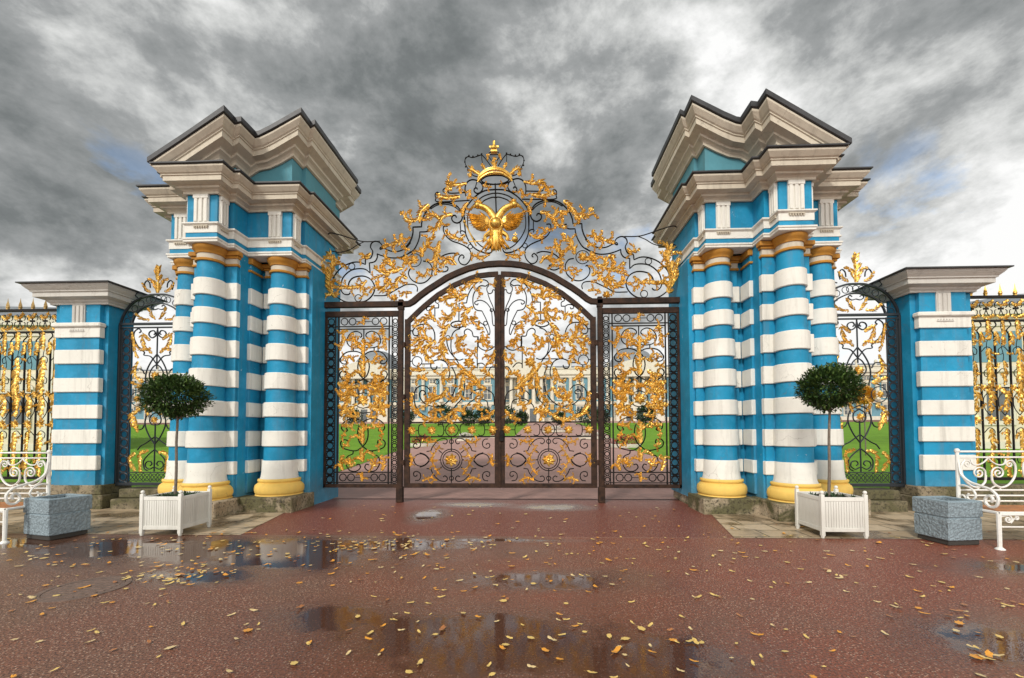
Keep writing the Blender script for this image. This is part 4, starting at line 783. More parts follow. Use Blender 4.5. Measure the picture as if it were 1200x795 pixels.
# ---- lattice side panels
def chain_v(bm, x0, x1, z0, z1, y, n, s=1):
    """chain of rings between two bars with crossed links"""
    w = x1-x0; c = (x0+x1)/2; st = (z1-z0)/n; r = min(w*.40, st*.41)
    for i in range(n):
        z = z0+st*(i+.5); ring(bm, (c, y, z), r, .0125, n=18)
        zz = z0+st*i
        for a in (-1, 1):
            tube(bm, catmull([(c+a*w*.5, y, zz-st*.20), (c+a*w*.12, y, zz-st*.02), (c-a*w*.12, y, zz+st*.02), (c-a*w*.5, y, zz+st*.20)], 3), .011, 5)
def chain_h(bm, x0, x1, z, y, h, n):
    st = (x1-x0)/n
    for i in range(n):
        ring(bm, (x0+st*(i+.5), y, z), min(h*.42, st*.42), .012, n=18)
        if i: box(bm, x0+st*i-.02, x0+st*i+.02, y-.008, y+.008, z-.007, z+.007)
def panel(s):
    X = 3.156
    t = empty('lattice_panel', (s*X, 0, .3)); tag(t, 'fixed lattice side panel in a ring chain border, between the %s gate post and tower' % ('left' if s < 0 else 'right'), 'gate panel', 'fixed lattice panels')
    bx = lambda bm, a, b, z0, z1, y=.022, bev=.004: box(bm, *sorted((s*a, s*b)), -y, y, z0, z1, bev)
    bm = NB(); bx(bm, 2.34, 4.06, 4.27, 4.40, .035); build('top_rail', bm, M['frame'], t)
    bm = NB(); bx(bm, 2.34, 4.06, .33, .41, .03); build('bottom_rail', bm, M['frame'], t)
    bm = NB(); bx(bm, 4.015, 4.06, .33, 4.3, .03); bx(bm, 2.335, 2.36, .33, 4.3, .02); build('stile', bm, M['frame'], t)
    bm = NB()
    for a, b in ((2.482, 2.50), (2.545, 2.575), (3.735, 3.765), (3.81, 3.832)): bx(bm, a, b, .40, 4.28, .016, .003)
    bx(bm, 2.49, 3.82, 4.035, 4.06, .015, .003); bx(bm, 2.55, 3.76, 3.975, 4.0, .017, .003); bx(bm, 2.50, 3.81, .665, .69, .015, .003); bx(bm, 2.50, 3.81, .435, .455, .015, .003)
    build('inner_bars', bm, M['iron'], t)
    rc = lambda bm: build('ring_chain', bm, M['iron'], t, True, 60)
    bm = NB(); a, b = sorted((s*2.36, s*2.482)); chain_v(bm, a-.005, b+.005, .42, 4.26, 0, 20); rc(bm)
    bm = NB(); a, b = sorted((s*3.832, s*4.015)); chain_v(bm, a, b, .42, 4.26, 0, 20); rc(bm)
    for z in (4.165, .56):
        bm = NB()
        a, b = sorted((s*2.60, s*2.98)); chain_h(bm, a, b, z, 0, .19, 2); a, b = sorted((s*3.33, s*3.71)); chain_h(bm, a, b, z, 0, .19, 2)
        a, b = sorted((s*2.98, s*3.33)); box(bm, a, b, -.007, .007, z-.007, z+.007); rc(bm)
    sb = ornaments(['panel'], t, s, s*X, 0, mirror=True, gs=.84); sb = ornaments(['panel_mid'], t, s, s*X, 0, scroll=sb)
    build('scrollwork', sb, M['iron'], t, True, 60)
    at_origin(t)
panel(-1); panel(1)

# ---- small side gates with arched tops
def side_gate(s):
    X = 7.45; Y = -.70
    t = empty('side_gate', (s*X, Y, .45)); tag(t, 'small round topped iron side gate between %s tower and %s low pillar' % (('left',)*2 if s < 0 else ('right',)*2), 'gate', 'small side gates')
    bx = lambda bm, a, b, z0, z1, y=.02, bev=.004: [box(bm, *sorted((s*(X+q*a), s*(X+q*b))), Y-y, Y+y, z0, z1, bev) for q in (1, -1)]
    m = M['sideiron']
    bm = NB(); bx(bm, .83, .865, .45, 3.97, .03); build('stile', bm, m, t)
    bm = NB(); bx(bm, .58, .60, .5, 3.93, .014); bx(bm, .785, .80, .5, 3.93, .014); bx(bm, 0, .60, .73, .75, .014); build('inner_bars', bm, m, t)
    bm = NB(); bx(bm, 0, .86, 3.96, 4.01, .028); bx(bm, 0, .86, 3.89, 3.92, .02); build('transom', bm, m, t)
    bm = NB(); bx(bm, 0, .86, .46, .52, .03); build('bottom_rail', bm, m, t)
    aro = [(0, 4.632), (.10, 4.632), (.20, 4.62), (.40, 4.556), (.55, 4.47), (.66, 4.37), (.76, 4.22), (.82, 4.08), (.835, 3.97)]
    ari = [(0, 4.44), (.12, 4.43), (.22, 4.40), (.38, 4.32), (.50, 4.20), (.56, 4.08), (.585, 3.97)]
    bm = NB()
    for ar, h in ((aro, .018), (ari, .014)):
        pts = [(p.x, p.z) for p in catmull([(x, 0, z) for x, z in ar], 3)]; pts = [(-x, z) for x, z in reversed(pts[1:])]+pts
        P = [(s*X+x, z) for x, z in pts]; b2 = NB(); bararc(b2, P, h, .02)
        for v in b2.verts: v.co.y += Y
        me = bpy.data.meshes.new('tmp'); b2.to_mesh(me); bm.from_mesh(me); bpy.data.meshes.remove(me); b2.free()
    build('arch', bm, m, t)
    bm = NB()
    mid = catmull([(0, 0, 4.535), (.12, 0, 4.53), (.21, 0, 4.51), (.39, 0, 4.44), (.53, 0, 4.33), (.62, 0, 4.2), (.69, 0, 4.05)], 4)
    for i in range(7):
        k = int(i*(len(mid)-1)/6)
        for q in ((1, -1) if i else (1,)): ring(bm, (s*X+q*mid[k].x, Y, mid[k].z), .068, .008, n=16)
    rc = lambda bm: build('ring_chain', bm, m, t, True, 60)
    rc(bm)
    for q in (1, -1):
        bm = NB(); a, b = sorted((s*X+q*.60, s*X+q*.785)); chain_v(bm, a, b, .55, 3.88, Y, 18); rc(bm)
    bm = NB()
    for i in range(8):
        x = s*X-.56+i*.16
        if i < 7:
            ring(bm, (x+.08, Y, .635), .07, .007, n=14)
            tube(bm, [(x, Y, .54), (x+.16, Y, .73)], .007, 5); tube(bm, [(x, Y, .73), (x+.16, Y, .54)], .007, 5)
    build('ring_chain', bm, m, t, True, 60)
    sb = ornaments(['sgate'], t, s, s*X, Y, mirror=True, gs=.72, dense=False); sb = ornaments(['sgate_mid'], t, s, s*X, Y, scroll=sb, gs=.8, dense=False)
    build('scrollwork', sb, m, t, True, 60)
    at_origin(t)
    st = empty('stone_steps', (s*7.5, -.75, 0)); tag(st, 'two worn mossy stone steps below the %s side gate' % ('left' if s < 0 else 'right'), 'steps', 'steps under the side gates')
    for y0, y1, z0, z1 in ((-1.02, -.4, -.03, .21), (-.84, -.4, .212, .40)):
        bm = NB(); box(bm, s*7.62-.68 if s > 0 else s*7.62-.48, s*7.62+.48 if s > 0 else s*7.62+.68, y0, y1, z0, z1, .018); build('step', bm, M['step'], st)
    at_origin(st)
side_gate(-1); side_gate(1)

# ---- outer fences with spikes
def fence(s):
    Y = -.70; x0 = 9.52; x1 = 13.6
    t = empty('iron_fence', (s*x0, Y, 0)); tag(t, 'spiked black iron fence thick with gilded leaves beyond the %s low pillar' % ('left' if s < 0 else 'right'), 'fence', 'gilded outer fences')
    bx = lambda bm, a, b, z0, z1, y=.02: box(bm, *sorted((s*a, s*b)), Y-y, Y+y, z0, z1, .004)
    for z, h in ((4.32, .03), (3.83, .022), (2.46, .016), (.62, .03)):
        bm = NB(); bx(bm, x0, x1, z-h, z+h, .022); build('rail', bm, M['iron'], t)
    bm = NB(); bx(bm, x0, x1, -.03, .5, .20); build('footing', bm, M['step'], t)
    sb = NB(); rnd = random.Random(11 if s > 0 else 5)
    n = 14
    for i in range(n):
        x = s*(9.735+.292*i); y = Y
        if abs(x) > x1: break
        bm = NB(); box(bm, x-.02, x+.02, Y-.02, Y+.02, 4.34, 4.38); ball(bm, (x, Y, 4.40), .035, 6)
        lathe(bm, [(.032, 4.40), (.036, 4.44), (.012, 4.52), (.002, 4.60)], (x, Y, 0), 4); build('spike', bm, M['gold'] if s > 0 else M['palgold'], t)
        xb = x+s*.146
        bm = NB(); box(bm, xb-.014, xb+.014, Y-.014, Y+.014, .62, 3.56, .002)
        tube(bm, catmull([(xb, Y, 3.54), (xb-.05, Y, 3.64), (xb+.04, Y, 3.74), (xb, Y, 3.83)], 3), .012, 5); build('bar', bm, M['iron'], t)
        # wavy thin bar, small scrolls
        tube(sb, catmull([(x+.02*sin(k*1.5), Y, 3.0+k*.1) for k in range(9)], 2), .006, 4)
        for q in (1, -1):
            tube(sb, catmull([(x, Y, 4.10), (x+q*.05, Y, 4.22), (x+q*.11, Y, 4.20), (x+q*.12, Y, 4.12), (x+q*.09, Y, 4.10)], 3), .008, 5)
            tube(sb, catmull([(x, Y, 4.06), (x+q*.05, Y, 3.94), (x+q*.11, Y, 3.96), (x+q*.12, Y, 4.04), (x+q*.09, Y, 4.06)], 3), .008, 5)
            tube(sb, catmull([(x, Y, 1.9), (x+q*.10, Y, 2.05), (x+q*.11, Y, 2.25), (x+q*.04, Y, 2.35), (x, Y, 2.46)], 3), .008, 5)
        box(sb, x-.05, x+.05, Y-.012, Y+.012, 4.06, 4.10)
        build('scrollwork', sb, M['iron'], t, True, 60); sb = NB()
        g = NB(); gl = lambda g: build('gilded_leaf', g, M['gold'], t, True, 32)
        big = i % 2 == 1
        spray(g, [(x-.09, Y-.02, 4.20), (x, Y-.03, 4.13), (x+.09, Y-.02, 4.21)], .09, rnd); gl(g); g = NB()
        spray(g, [(x-.10, Y-.02, 3.93), (x, Y-.03, 3.88), (x+.10, Y-.02, 3.93)], .09, rnd)
        spray(g, [(x, Y-.02, 3.82), (x, Y-.03, 3.66), (x, Y-.02, 3.50 if big else 3.36)], .12 if big else .09, rnd)
        spray(g, [(x, Y-.02, 3.25 if big else 3.0), (x+.01, Y-.03, 2.9), (x, Y-.02, 2.55)], .155 if big else .085, rnd)
        if big: spray(g, [(x, Y-.02, 2.9), (x-.01, Y-.05, 2.7), (x, Y-.02, 2.35)], .14, rnd)
        gl(g); g = NB()
        spray(g, [(x-.05, Y-.02, 2.44), (x+.03, Y-.03, 2.3), (x, Y-.02, 2.05)], .15, rnd)
        rosette(g, (x, Y-.02, 1.80), .10, rnd); spray(g, [(x, Y-.02, 1.62), (x, Y-.03, 1.4), (x, Y-.02, 1.15)], .125 if big else .095, rnd)
        gl(g); g = NB()
        spray(g, [(x, Y-.02, 1.1), (x-.02, Y-.03, .95), (x, Y-.02, .72)], .12, rnd)
        gl(g); g = NB(); rosette(g, (xb, Y-.02, 2.46), .08, rnd, 6); build('gilded_rosette', g, M['gold'], t, True, 32); g = NB()
        spray(g, [(xb, Y-.02, 3.6), (xb+.02, Y-.03, 3.5), (xb, Y-.02, 3.38)], .12, rnd)
        gl(g); g = NB()
        for k in range(9):
            px, pz, a_ = x+rnd.uniform(-.11, .11), .8+.33*k+rnd.uniform(-.08, .08), rnd.uniform(0, 6.28)
            spray(g, [(px, Y-.02, pz), (px+.05*cos(a_), Y-.03, pz+.05*sin(a_)), (px+.10*cos(a_+.7), Y-.02, pz+.10*sin(a_+.7))], .062, rnd)
        o = build('leaf_sprigs', g, M['gold'], t, True, 32); o['kind'] = 'stuff'
        for z_ in (1.0, 1.55, 2.75, 3.2):
            q = rnd.choice((-1, 1)); g = NB(); tube(g, catmull([(x-q*.12, Y, z_), (x-q*.02, Y, z_+.10), (x+q*.08, Y, z_+.04), (x+q*.06, Y, z_-.06), (x, Y, z_-.04)], 3), .008, 5); build('scroll', g, M['iron'], t, True)
    sb.free()
    at_origin(t)
fence(-1); fence(1)
# ================================================================== PLANTERS, TREES, BINS, BENCHES
def slat_panel(bm, L, tf):
    box(bm, -L/2, L/2, -.014, .014, .545, .605, .004, tf); box(bm, -L/2, L/2, -.014, .014, .095, .155, .004, tf)
    n = int(L/.036)
    for i in range(n):
        x = -L/2+L*(i+.5)/n; box(bm, x-L/n*.42, x+L/n*.42, -.008, .008, .15, .55, 0, tf)
def planter(cx, cy, w, rz, label):
    t = empty('planter_box', (cx, cy, .004), rz); tag(t, label, 'planter', 'white square planter boxes')
    h = w/2-.03
    for a in range(4):
        R_ = Matrix.Rotation(a*pi/2, 4, 'Z')
        bm = NB(); slat_panel(bm, w-.08, lambda p, R_=R_: R_ @ Vector((p.x, p.y-h, p.z))); build('slatted_side', bm, M['whitepaint'], t)
        bm = NB(); sx_, sy_ = ((-1,-1),(1,-1),(1,1),(-1,1))[a]; x, y = sx_*h, sy_*h
        box(bm, x-.026, x+.026, y-.026, y+.026, .035, .645, .004); lathe(bm, [(.02, 0), (.026, .02), (.026, .04)], (x, y, 0), 10)
        build('post', bm, M['whitepaint'], t)
        o = t.children[-1]; bm = NB(); lathe(bm, [(.012, .64), (.018, .655)], (x, y, 0), 10, cap=False); ball(bm, (x, y, .675), .028, 8); build('finial', bm, M['whitepaint'], o, True)
    bm = NB(); box(bm, -h, h, -h, h, .12, .56, 0)
    bmesh.ops.subdivide_edges(bm, edges=bm.edges[:], cuts=6, use_grid_fill=True)
    for v in bm.verts:
        if v.co.z > .55: v.co.z += noise.noise(v.co*9)*.03
    build('soil', bm, M['soil'], t)
    return t
def leaf_quad(bm, p, d, up, L, W):
    d = d.normalized(); s = d.cross(up)
    if s.length < 1e-4: s = d.cross(Vector((1, 0, 0)))
    s.normalize(); n = s.cross(d)
    a = bm.verts.new(p); b = bm.verts.new(p+d*L*.5+s*W*.5+n*W*.12); c = bm.verts.new(p+d*L); e = bm.verts.new(p+d*L*.5-s*W*.5+n*W*.12)
    bm.faces.new((a, b, c)); bm.faces.new((a, c, e))
def crown(bm, c, rx, rz, n, L, W, rnd, hollow=.55, bumpy=.10):
    c = Vector(c)
    for i in range(n):
        th = rnd.uniform(0, 2*pi); cz = rnd.uniform(-1, 1); st = sqrt(1-cz*cz)
        u = Vector((st*cos(th), st*sin(th), cz)); k = rnd.uniform(hollow**2, 1)**.5
        b = 1+bumpy*noise.noise(u*3.1+c)*2+bumpy*.8*noise.noise(u*8+c)*1.5
        zz = rz*(1.0 if cz > 0 else .86)
        p = c+Vector((u.x*rx, u.y*rx, u.z*zz))*k*b
        if k > .9 and rnd.random() < .03: p += u*L*.7
        d = (u*.8+Vector((rnd.uniform(-1, 1), rnd.uniform(-1, 1), rnd.uniform(-.5, 1)))*.8)
        leaf_quad(bm, p, d, Vector((rnd.uniform(-.4, .4), rnd.uniform(-.4, .4), 1)), L*rnd.uniform(.7, 1.25), W*rnd.uniform(.7, 1.2))
def ball_tree(cx, cy, z0, tx, zt, ccx, cz, rx, rz, label, n=8000, mat='leafdark', r=.022, L=.060, W=.030, seed=1, cat='tree'):
    rnd = random.Random(seed); t = empty('topiary_tree', (cx, cy, z0)); tag(t, label, cat)
    bm = NB(); pts = [(cx, cy, z0-.02), (cx+(tx-cx)*.3+.008, cy, z0+(zt-z0)*.35), (cx+(tx-cx)*.7-.006, cy, z0+(zt-z0)*.7), (tx, cy, zt), (ccx, cy, zt+rz*.5)]
    tube(bm, catmull(pts, 5), r, 8, r*.75); tr = build('trunk', bm, M['bark'], t, True)
    for k in range(9):
        a = k*2.4; e = .55+.1*(k % 3); q = NB(); p0 = Vector((tx, cy, zt+rz*.1*(k % 3)))
        tube(q, [p0, p0+Vector((cos(a)*rx*.35, sin(a)*rx*.35, rz*.45)), p0+Vector((cos(a)*rx*e, sin(a)*rx*e, rz*(.6+.08*k)))], r*.45, 5, r*.2)
        build('limb', q, M['bark'], tr, True)
    bm = NB(); crown(bm, (ccx, cy, cz), rx, rz, n, L, W, rnd); build('crown', bm, M[mat], t, recalc=False)
    at_origin(t); return t
PLL = planter(-4.99, -2.93, .66, .02, 'white slatted planter box on the left, standing at the edge of the leafy puddle')
PLR = planter(5.39, -2.83, .68, -.01, 'white slatted planter box on the right, on dry red asphalt edge by the tower foot')
ball_tree(-5.04, -2.92, .55, -5.03, 1.80, -5.06, 2.17, .455, .365, 'round clipped dark green tree in the left planter, flatter and broader crown', seed=3)
ball_tree(5.38, -2.83, .55, 5.43, 1.88, 5.43, 2.25, .425, .355, 'round clipped dark green tree in the right planter, before the tower base', seed=8)
for sx_, cx, cy, lab in ((-1, -4.99, -2.93, 'low tufts of green and yellow plants around the trunk in the left planter'), (1, 5.39, -2.83, 'sparse pale yellow green tufts around the trunk in the right planter')):
    t = None; rnd = random.Random(20+sx_); bm = NB()
    for i in range(46 if sx_ < 0 else 26):
        px, py = cx+rnd.uniform(-.25, .25), cy+rnd.uniform(-.25, .25)
        for k in range(7):
            a = rnd.uniform(0, 2*pi); leaf_quad(bm, Vector((px, py, .555)), Vector((cos(a), sin(a), rnd.uniform(.6, 2.2))), Vector((0, 0, 1)), rnd.uniform(.05, .10), .025)
    tag(build('bedding_plants', bm, M['leafbush'], recalc=False), lab, 'plants', kind='stuff')

def bin_(cx, cy, w, d, rz, label):
    t = empty('litter_bin', (cx, cy, .0), rz); tag(t, label, 'bin', 'square pebbled concrete bins')
    bm = NB(); box(bm, -w/2+.03, w/2-.03, -d/2+.03, d/2-.03, 0, .075, .01); build('foot', bm, M['darkbase'], t)
    def shell(bm, z0, z1, e, hollow):
        box(bm, -w/2+e, w/2-e, -d/2+e, d/2-e, z0, z1, .012)
    bm = NB(); shell(bm, .07, .375, .006, 0); build('body', bm, M['pebble'], t)
    bm = NB(); box(bm, -w/2+.02, w/2-.02, -d/2+.02, d/2-.02, .36, .41); build('groove', bm, M['concrete'], t)
    # upper tier as four walls round a hollow
    bm = NB(); k = .075
    for x0, x1, y0, y1 in ((-w/2, w/2, -d/2, -d/2+k), (-w/2, w/2, d/2-k, d/2), (-w/2, -w/2+k, -d/2+k-.001, d/2-k+.001), (w/2-k, w/2, -d/2+k-.001, d/2-k+.001)): box(bm, x0, x1, y0, y1, .395, .60, .004)
    build('upper_tier', bm, M['pebble'], t)
    bm = NB()
    for x0, x1, y0, y1 in ((-w/2+.004, w/2-.004, -d/2+.004, -d/2+k), (-w/2+.004, w/2-.004, d/2-k, d/2-.004), (-w/2+.004, -w/2+k, -d/2+k, d/2-k), (w/2-k, w/2-.004, -d/2+k, d/2-k)): box(bm, x0, x1, y0, y1, .598, .615, .003)
    build('rim', bm, M['concrete'], t)
    bm = NB(); box(bm, -w/2+k, w/2-k, -d/2+k, d/2-k, .40, .43); build('liner', bm, M['darkbase'], t)
bin_(-6.60, -3.27, .60, .52, radians(-14.5), 'blue grey pebbled concrete bin turned at an angle beside the left white bench')
bin_(6.74, -3.27, .53, .50, radians(7), 'blue grey pebbled concrete bin beside the right white bench, front face square on')

def spiral(cx, cz, R, a0, turns, d=1, y=0, n=26, ax='x', rin=.12):
    out = []
    for k in range(n+1):
        t = k/n; r = R*(1-(1-rin)*t); a = a0+d*2*pi*turns*t
        p = (cx+r*cos(a), cz+r*sin(a)); out.append((p[0], y, p[1]) if ax == 'x' else (y, p[0], p[1]))
    return out
def bench(X, s, label):
    """X: inner end, s: direction the bench runs away from the gate"""
    t = empty('bench', (X, -3.68, 0)); tag(t, label, 'bench', 'white scrollwork benches')
    m = M['benchpaint']; L = 1.75; D = .54; r = .017
    W = lambda pts: [(X+s*p[0], -3.68+p[1], p[2]) for p in pts]
    for x in (0, L):
        bm = NB(); tube(bm, W([(x, 0, 0.01), (x, 0, .48)]), .024, 8, .028); lathe(bm, [(.055, 0), (.05, .012), (.028, .03)], (X+s*x, -3.68, .0), 14); build('leg', bm, m, t, True, 40)
        bm = NB(); tube(bm, W([(x, D, 0.01), (x, D, 1.30)]), .027, 8, .024); ball(bm, (X+s*x, -3.68+D, 1.30), .034, 7); lathe(bm, [(.05, 0), (.05, .012), (.028, .03)], (X+s*x, -3.68+D, 0), 14); build('leg', bm, m, t, True, 40)
        bm = NB()
        arm = [(x, D-.01, 1.15), (x, D-.05, .96), (x, D-.17, .86), (x, .22, .82), (x, .08, .78), (x, .0, .69), (x, .02, .58), (x, .10, .55), (x, .16, .60), (x, .155, .67), (x, .10, .70), (x, .065, .66), (x, .085, .62)]
        tube(bm, catmull(W(arm), 5), .019, 6)
        tube(bm, catmull(W([(x, D, .78), (x, D-.08, .80), (x, D-.2, .76), (x, D-.25, .67), (x, D-.19, .60), (x, D-.13, .63), (x, D-.15, .69)]), 4), .014, 6)
        tube(bm, catmull(W([(x, D, .60), (x, D-.06, .66), (x, D-.12, .60)]), 4), .011, 6)
        build('armrest', bm, m, t, True, 50)
    bm = NB()
    for z, y in ((1.285, D), (1.20, D), (.72, D), (.64, D), (.56, D)): tube(bm, W([(-.03 if z > 1.25 else 0, y, z), (L+.03 if z > 1.25 else L, y, z)]), .013 if z < 1.25 else .016, 6)
    build('back_rails', bm, m, t, True)
    bm = NB(); y = D
    for c in (L*.25, L*.75):
        for q in (1, -1):
            def Z(pts): return [(X+s*(c+q*p[0]), -3.68+p[1], p[2]) for p in pts]
            sp = spiral(.135, .97, .095, radians(200), 1.8, -1, y, 22); tube(bm, catmull(Z(sp), 2), .012, 6)
            tube(bm, catmull(Z([(.04, y, .94), (.06, y, .83), (.16, y, .76), (.28, y, .80), (.37, y, .93), (.38, y, 1.08), (.33, y, 1.16)]), 5), .015, 6)
            sp = spiral(.30, 1.10, .06, radians(20), 1.5, 1, y, 18); tube(bm, catmull(Z(sp), 2), .010, 6)
            tube(bm, catmull(Z([(.0, y, 1.19), (.06, y, 1.13), (.14, y, 1.09), (.22, y, 1.10), (.25, y, 1.17)]), 4), .011, 6)
            tube(bm, catmull(Z([(.02, y, .74), (.10, y, .78), (.18, y, .72)]), 4), .010, 6)
    build('back_scrolls', bm, m, t, True, 60)
    bm = NB(); tube(bm, W([(0, 0, .485), (L, 0, .485)]), .020, 6); tube(bm, W([(0, D, .485), (L, D, .485)]), .018, 6)
    for x in (0, L): tube(bm, W([(x, 0, .485), (x, D, .485)]), .020, 6)
    a, b = sorted((X+s*0, X+s*L)); box(bm, a, b, -3.70, -3.66, .455, .50, .004); build('seat_frame', bm, m, t, True, 30)
    bm = NB(); n = 16
    for i in range(n):
        a, b = sorted((X+s*(.03+(L-.06)*i/n), X+s*(.03+(L-.06)*(i+.88)/n))); box(bm, a, b, -3.655, -3.68+D-.02, .487, .507, .003)
    build('seat', bm, M['woodseat'], t)
    bm = NB(); tube(bm, W([(0, 0, .30), (L, 0, .30)]), .011, 6)
    for x0, q in ((.02, 1), (L-.02, -1), (L/2, 1), (L/2, -1)):
        sp = [(x0+q*(p[0]), p[1], p[2]) for p in spiral(.10, .40, .055, radians(90), 1.6, -1, 0, 18)]; tube(bm, W([(x0, 0, .44)]+sp), .010, 5)
        sp = [(x0+q*(p[0]), p[1], p[2]) for p in spiral(.21, .425, .032, radians(200), 1.4, 1, 0, 14)]; tube(bm, W([(x0+q*.13, 0, .35)]+sp), .009, 5)
    build('apron_scrolls', bm, m, t, True, 60)
    at_origin(t)
bench(-6.93, -1, 'white painted iron scroll bench cut by the left edge of the photo')
bench(7.04, 1, 'white painted iron scroll bench cut by the right edge of the photo')

# ================================================================== FALLEN LEAVES
def lmat(name, a, b):
    m, nt = newmat(name); g = N(nt); n1 = g.noise(g.co('Object', (1, 1, 1)), 30, 3)
    g.out(g.mix(n1, a, b), .35, 0, None, .5); return m
LM = [('yellow', lmat('yellow_leaf', (.72, .47, .12), (.80, .60, .22))), ('pale cream', lmat('pale_leaf', (.78, .62, .34), (.70, .50, .22))),
      ('orange', lmat('orange_leaf', (.75, .26, .03), (.80, .42, .06))), ('brown', lmat('brown_leaf', (.34, .12, .05), (.5, .22, .08)))]
def leafmesh(rnd, mat, lobes=5, curl=.25):
    bm = NB(); n = 14; pts = []
    for k in range(n):
        a = 2*pi*k/n+.2; r = (.5 if k % 2 == 0 else .37)*rnd.uniform(.8, 1.15)
        if lobes < 5: r = .42*rnd.uniform(.9, 1.1)*(1+.38*cos(2*a))*(1 if k % 2 else .9)
        x, y = r*cos(a), r*sin(a)*.85; pts.append((x, y, curl*(x*x*rnd.uniform(.2, 1.2)+abs(y)*rnd.uniform(0, .5))))
    c = bm.verts.new((0, 0, .01)); vs = [bm.verts.new(p) for p in pts]
    for i in range(n): bm.faces.new((c, vs[i], vs[(i+1)%n]))
    s1 = bm.verts.new((-.85, .03, .05)); s2 = bm.verts.new((-.85, -.0, .05)); bm.faces.new((c, s1, s2))
    me = bpy.data.meshes.new('fallen_leaf')
    bmesh.ops.recalc_face_normals(bm, faces=bm.faces[:]); bm.to_mesh(me); bm.free(); me.materials.append(mat); return me
rnd = random.Random(31); LMESH = []
for ci, (cn, mt) in enumerate(LM):
    LMESH.append([leafmesh(rnd, mt, 5 if k == 0 else 3, .1+.2*k) for k in range(3)])
CL = [(-3.15,-4.95,.30,.16,48), (-3.9,-4.1,.8,.35,34), (-1.3,-3.65,.45,.13,46), (-3.25,-5.2,.3,.12,12), (.4,-6.5,1.1,.3,24), (1.4,-6.4,.6,.3,16), (4.3,-5.9,.7,.45,26), (-5.9,-4.0,1.0,.4,20), (-2.0,-3.9,.9,.4,26), (.6,-5.0,.8,.4,16), (2.6,-6.6,.6,.25,10)]
spots = []
def okspot(x, y):
    if abs(x) > 9.2 or y < -7.6 or y > .3: return False
    if y > -1.4 and abs(x) > 3.9: return False
    for cx, cy, r in ((-4.99, -2.93, .42), (5.39, -2.83, .42), (-6.66, -3.22, .46), (6.74, -3.27, .36)):
        if abs(x-cx) < r and abs(y-cy) < r: return False
    if abs(x) > 4.0 and y > -2.1 and abs(x) < 7.3: return False
    return True
for cx, cy, sx_, sy_, n in CL:
    for k in range(n):
        for _ in range(9):
            x, y = rnd.gauss(cx, sx_), rnd.gauss(cy, sy_)
            if okspot(x, y): spots.append((x, y)); break
while len(spots) < 1050:
    x, y = rnd.uniform(-8, 8), -7.4+4.6*rnd.random()**.9
    if rnd.random() < .12: y = rnd.uniform(-2.9, -.4)
    if x > 2 and rnd.random() < .25: continue
    if okspot(x, y): spots.append((x, y))
spots.sort(key=lambda p: hypot(p[0]-.84, p[1]+9.68))
weights = [.36, .27, .25, .12]; stuff = NB(); LABEL = {0: 'flat yellow fallen leaf lying on the wet asphalt in front of the gate', 1: 'pale cream fallen leaf lying on the wet asphalt in front of the gate', 2: 'bright orange fallen leaf lying on the wet asphalt in front of the gate', 3: 'small brown curled fallen leaf lying on the wet asphalt in front of the gate'}
for i, (x, y) in enumerate(spots):
    ci = rnd.choices(range(4), weights)[0]; k = rnd.randrange(3); sz = rnd.triangular(.028, .095, .05)*(1.3 if ci == 2 and rnd.random() < .4 else 1)
    loc = Vector((x, y, .012)); rot = (rnd.uniform(-.12, .12), rnd.uniform(-.12, .12), rnd.uniform(0, 6.28))
    if i < 298:
        o = bpy.data.objects.new('fallen_leaf', LMESH[ci][k]); COL.objects.link(o); o.location = loc; o.rotation_euler = rot; o.scale = (sz, sz*rnd.uniform(.75, 1), sz)
        tag(o, LABEL[ci], 'leaf', LM[ci][0]+' fallen leaves on the asphalt')
    else:
        b2 = NB(); b2.from_mesh(LMESH[ci][k]); from_e = Matrix.Translation(loc) @ Matrix.Rotation(rot[2], 4, 'Z') @ Matrix.Scale(sz, 4)
        b2.transform(from_e); me = bpy.data.meshes.new('t'); b2.to_mesh(me); b2.free()
        nf = len(stuff.faces); stuff.from_mesh(me); bpy.data.meshes.remove(me); stuff.faces.ensure_lookup_table()
        for f in stuff.faces[nf:]: f.material_index = ci
tag(build('fallen_leaves', stuff, [m for _, m in LM], recalc=False), 'scatter of small distant yellow leaves on paving and gate path', 'leaves', kind='stuff')

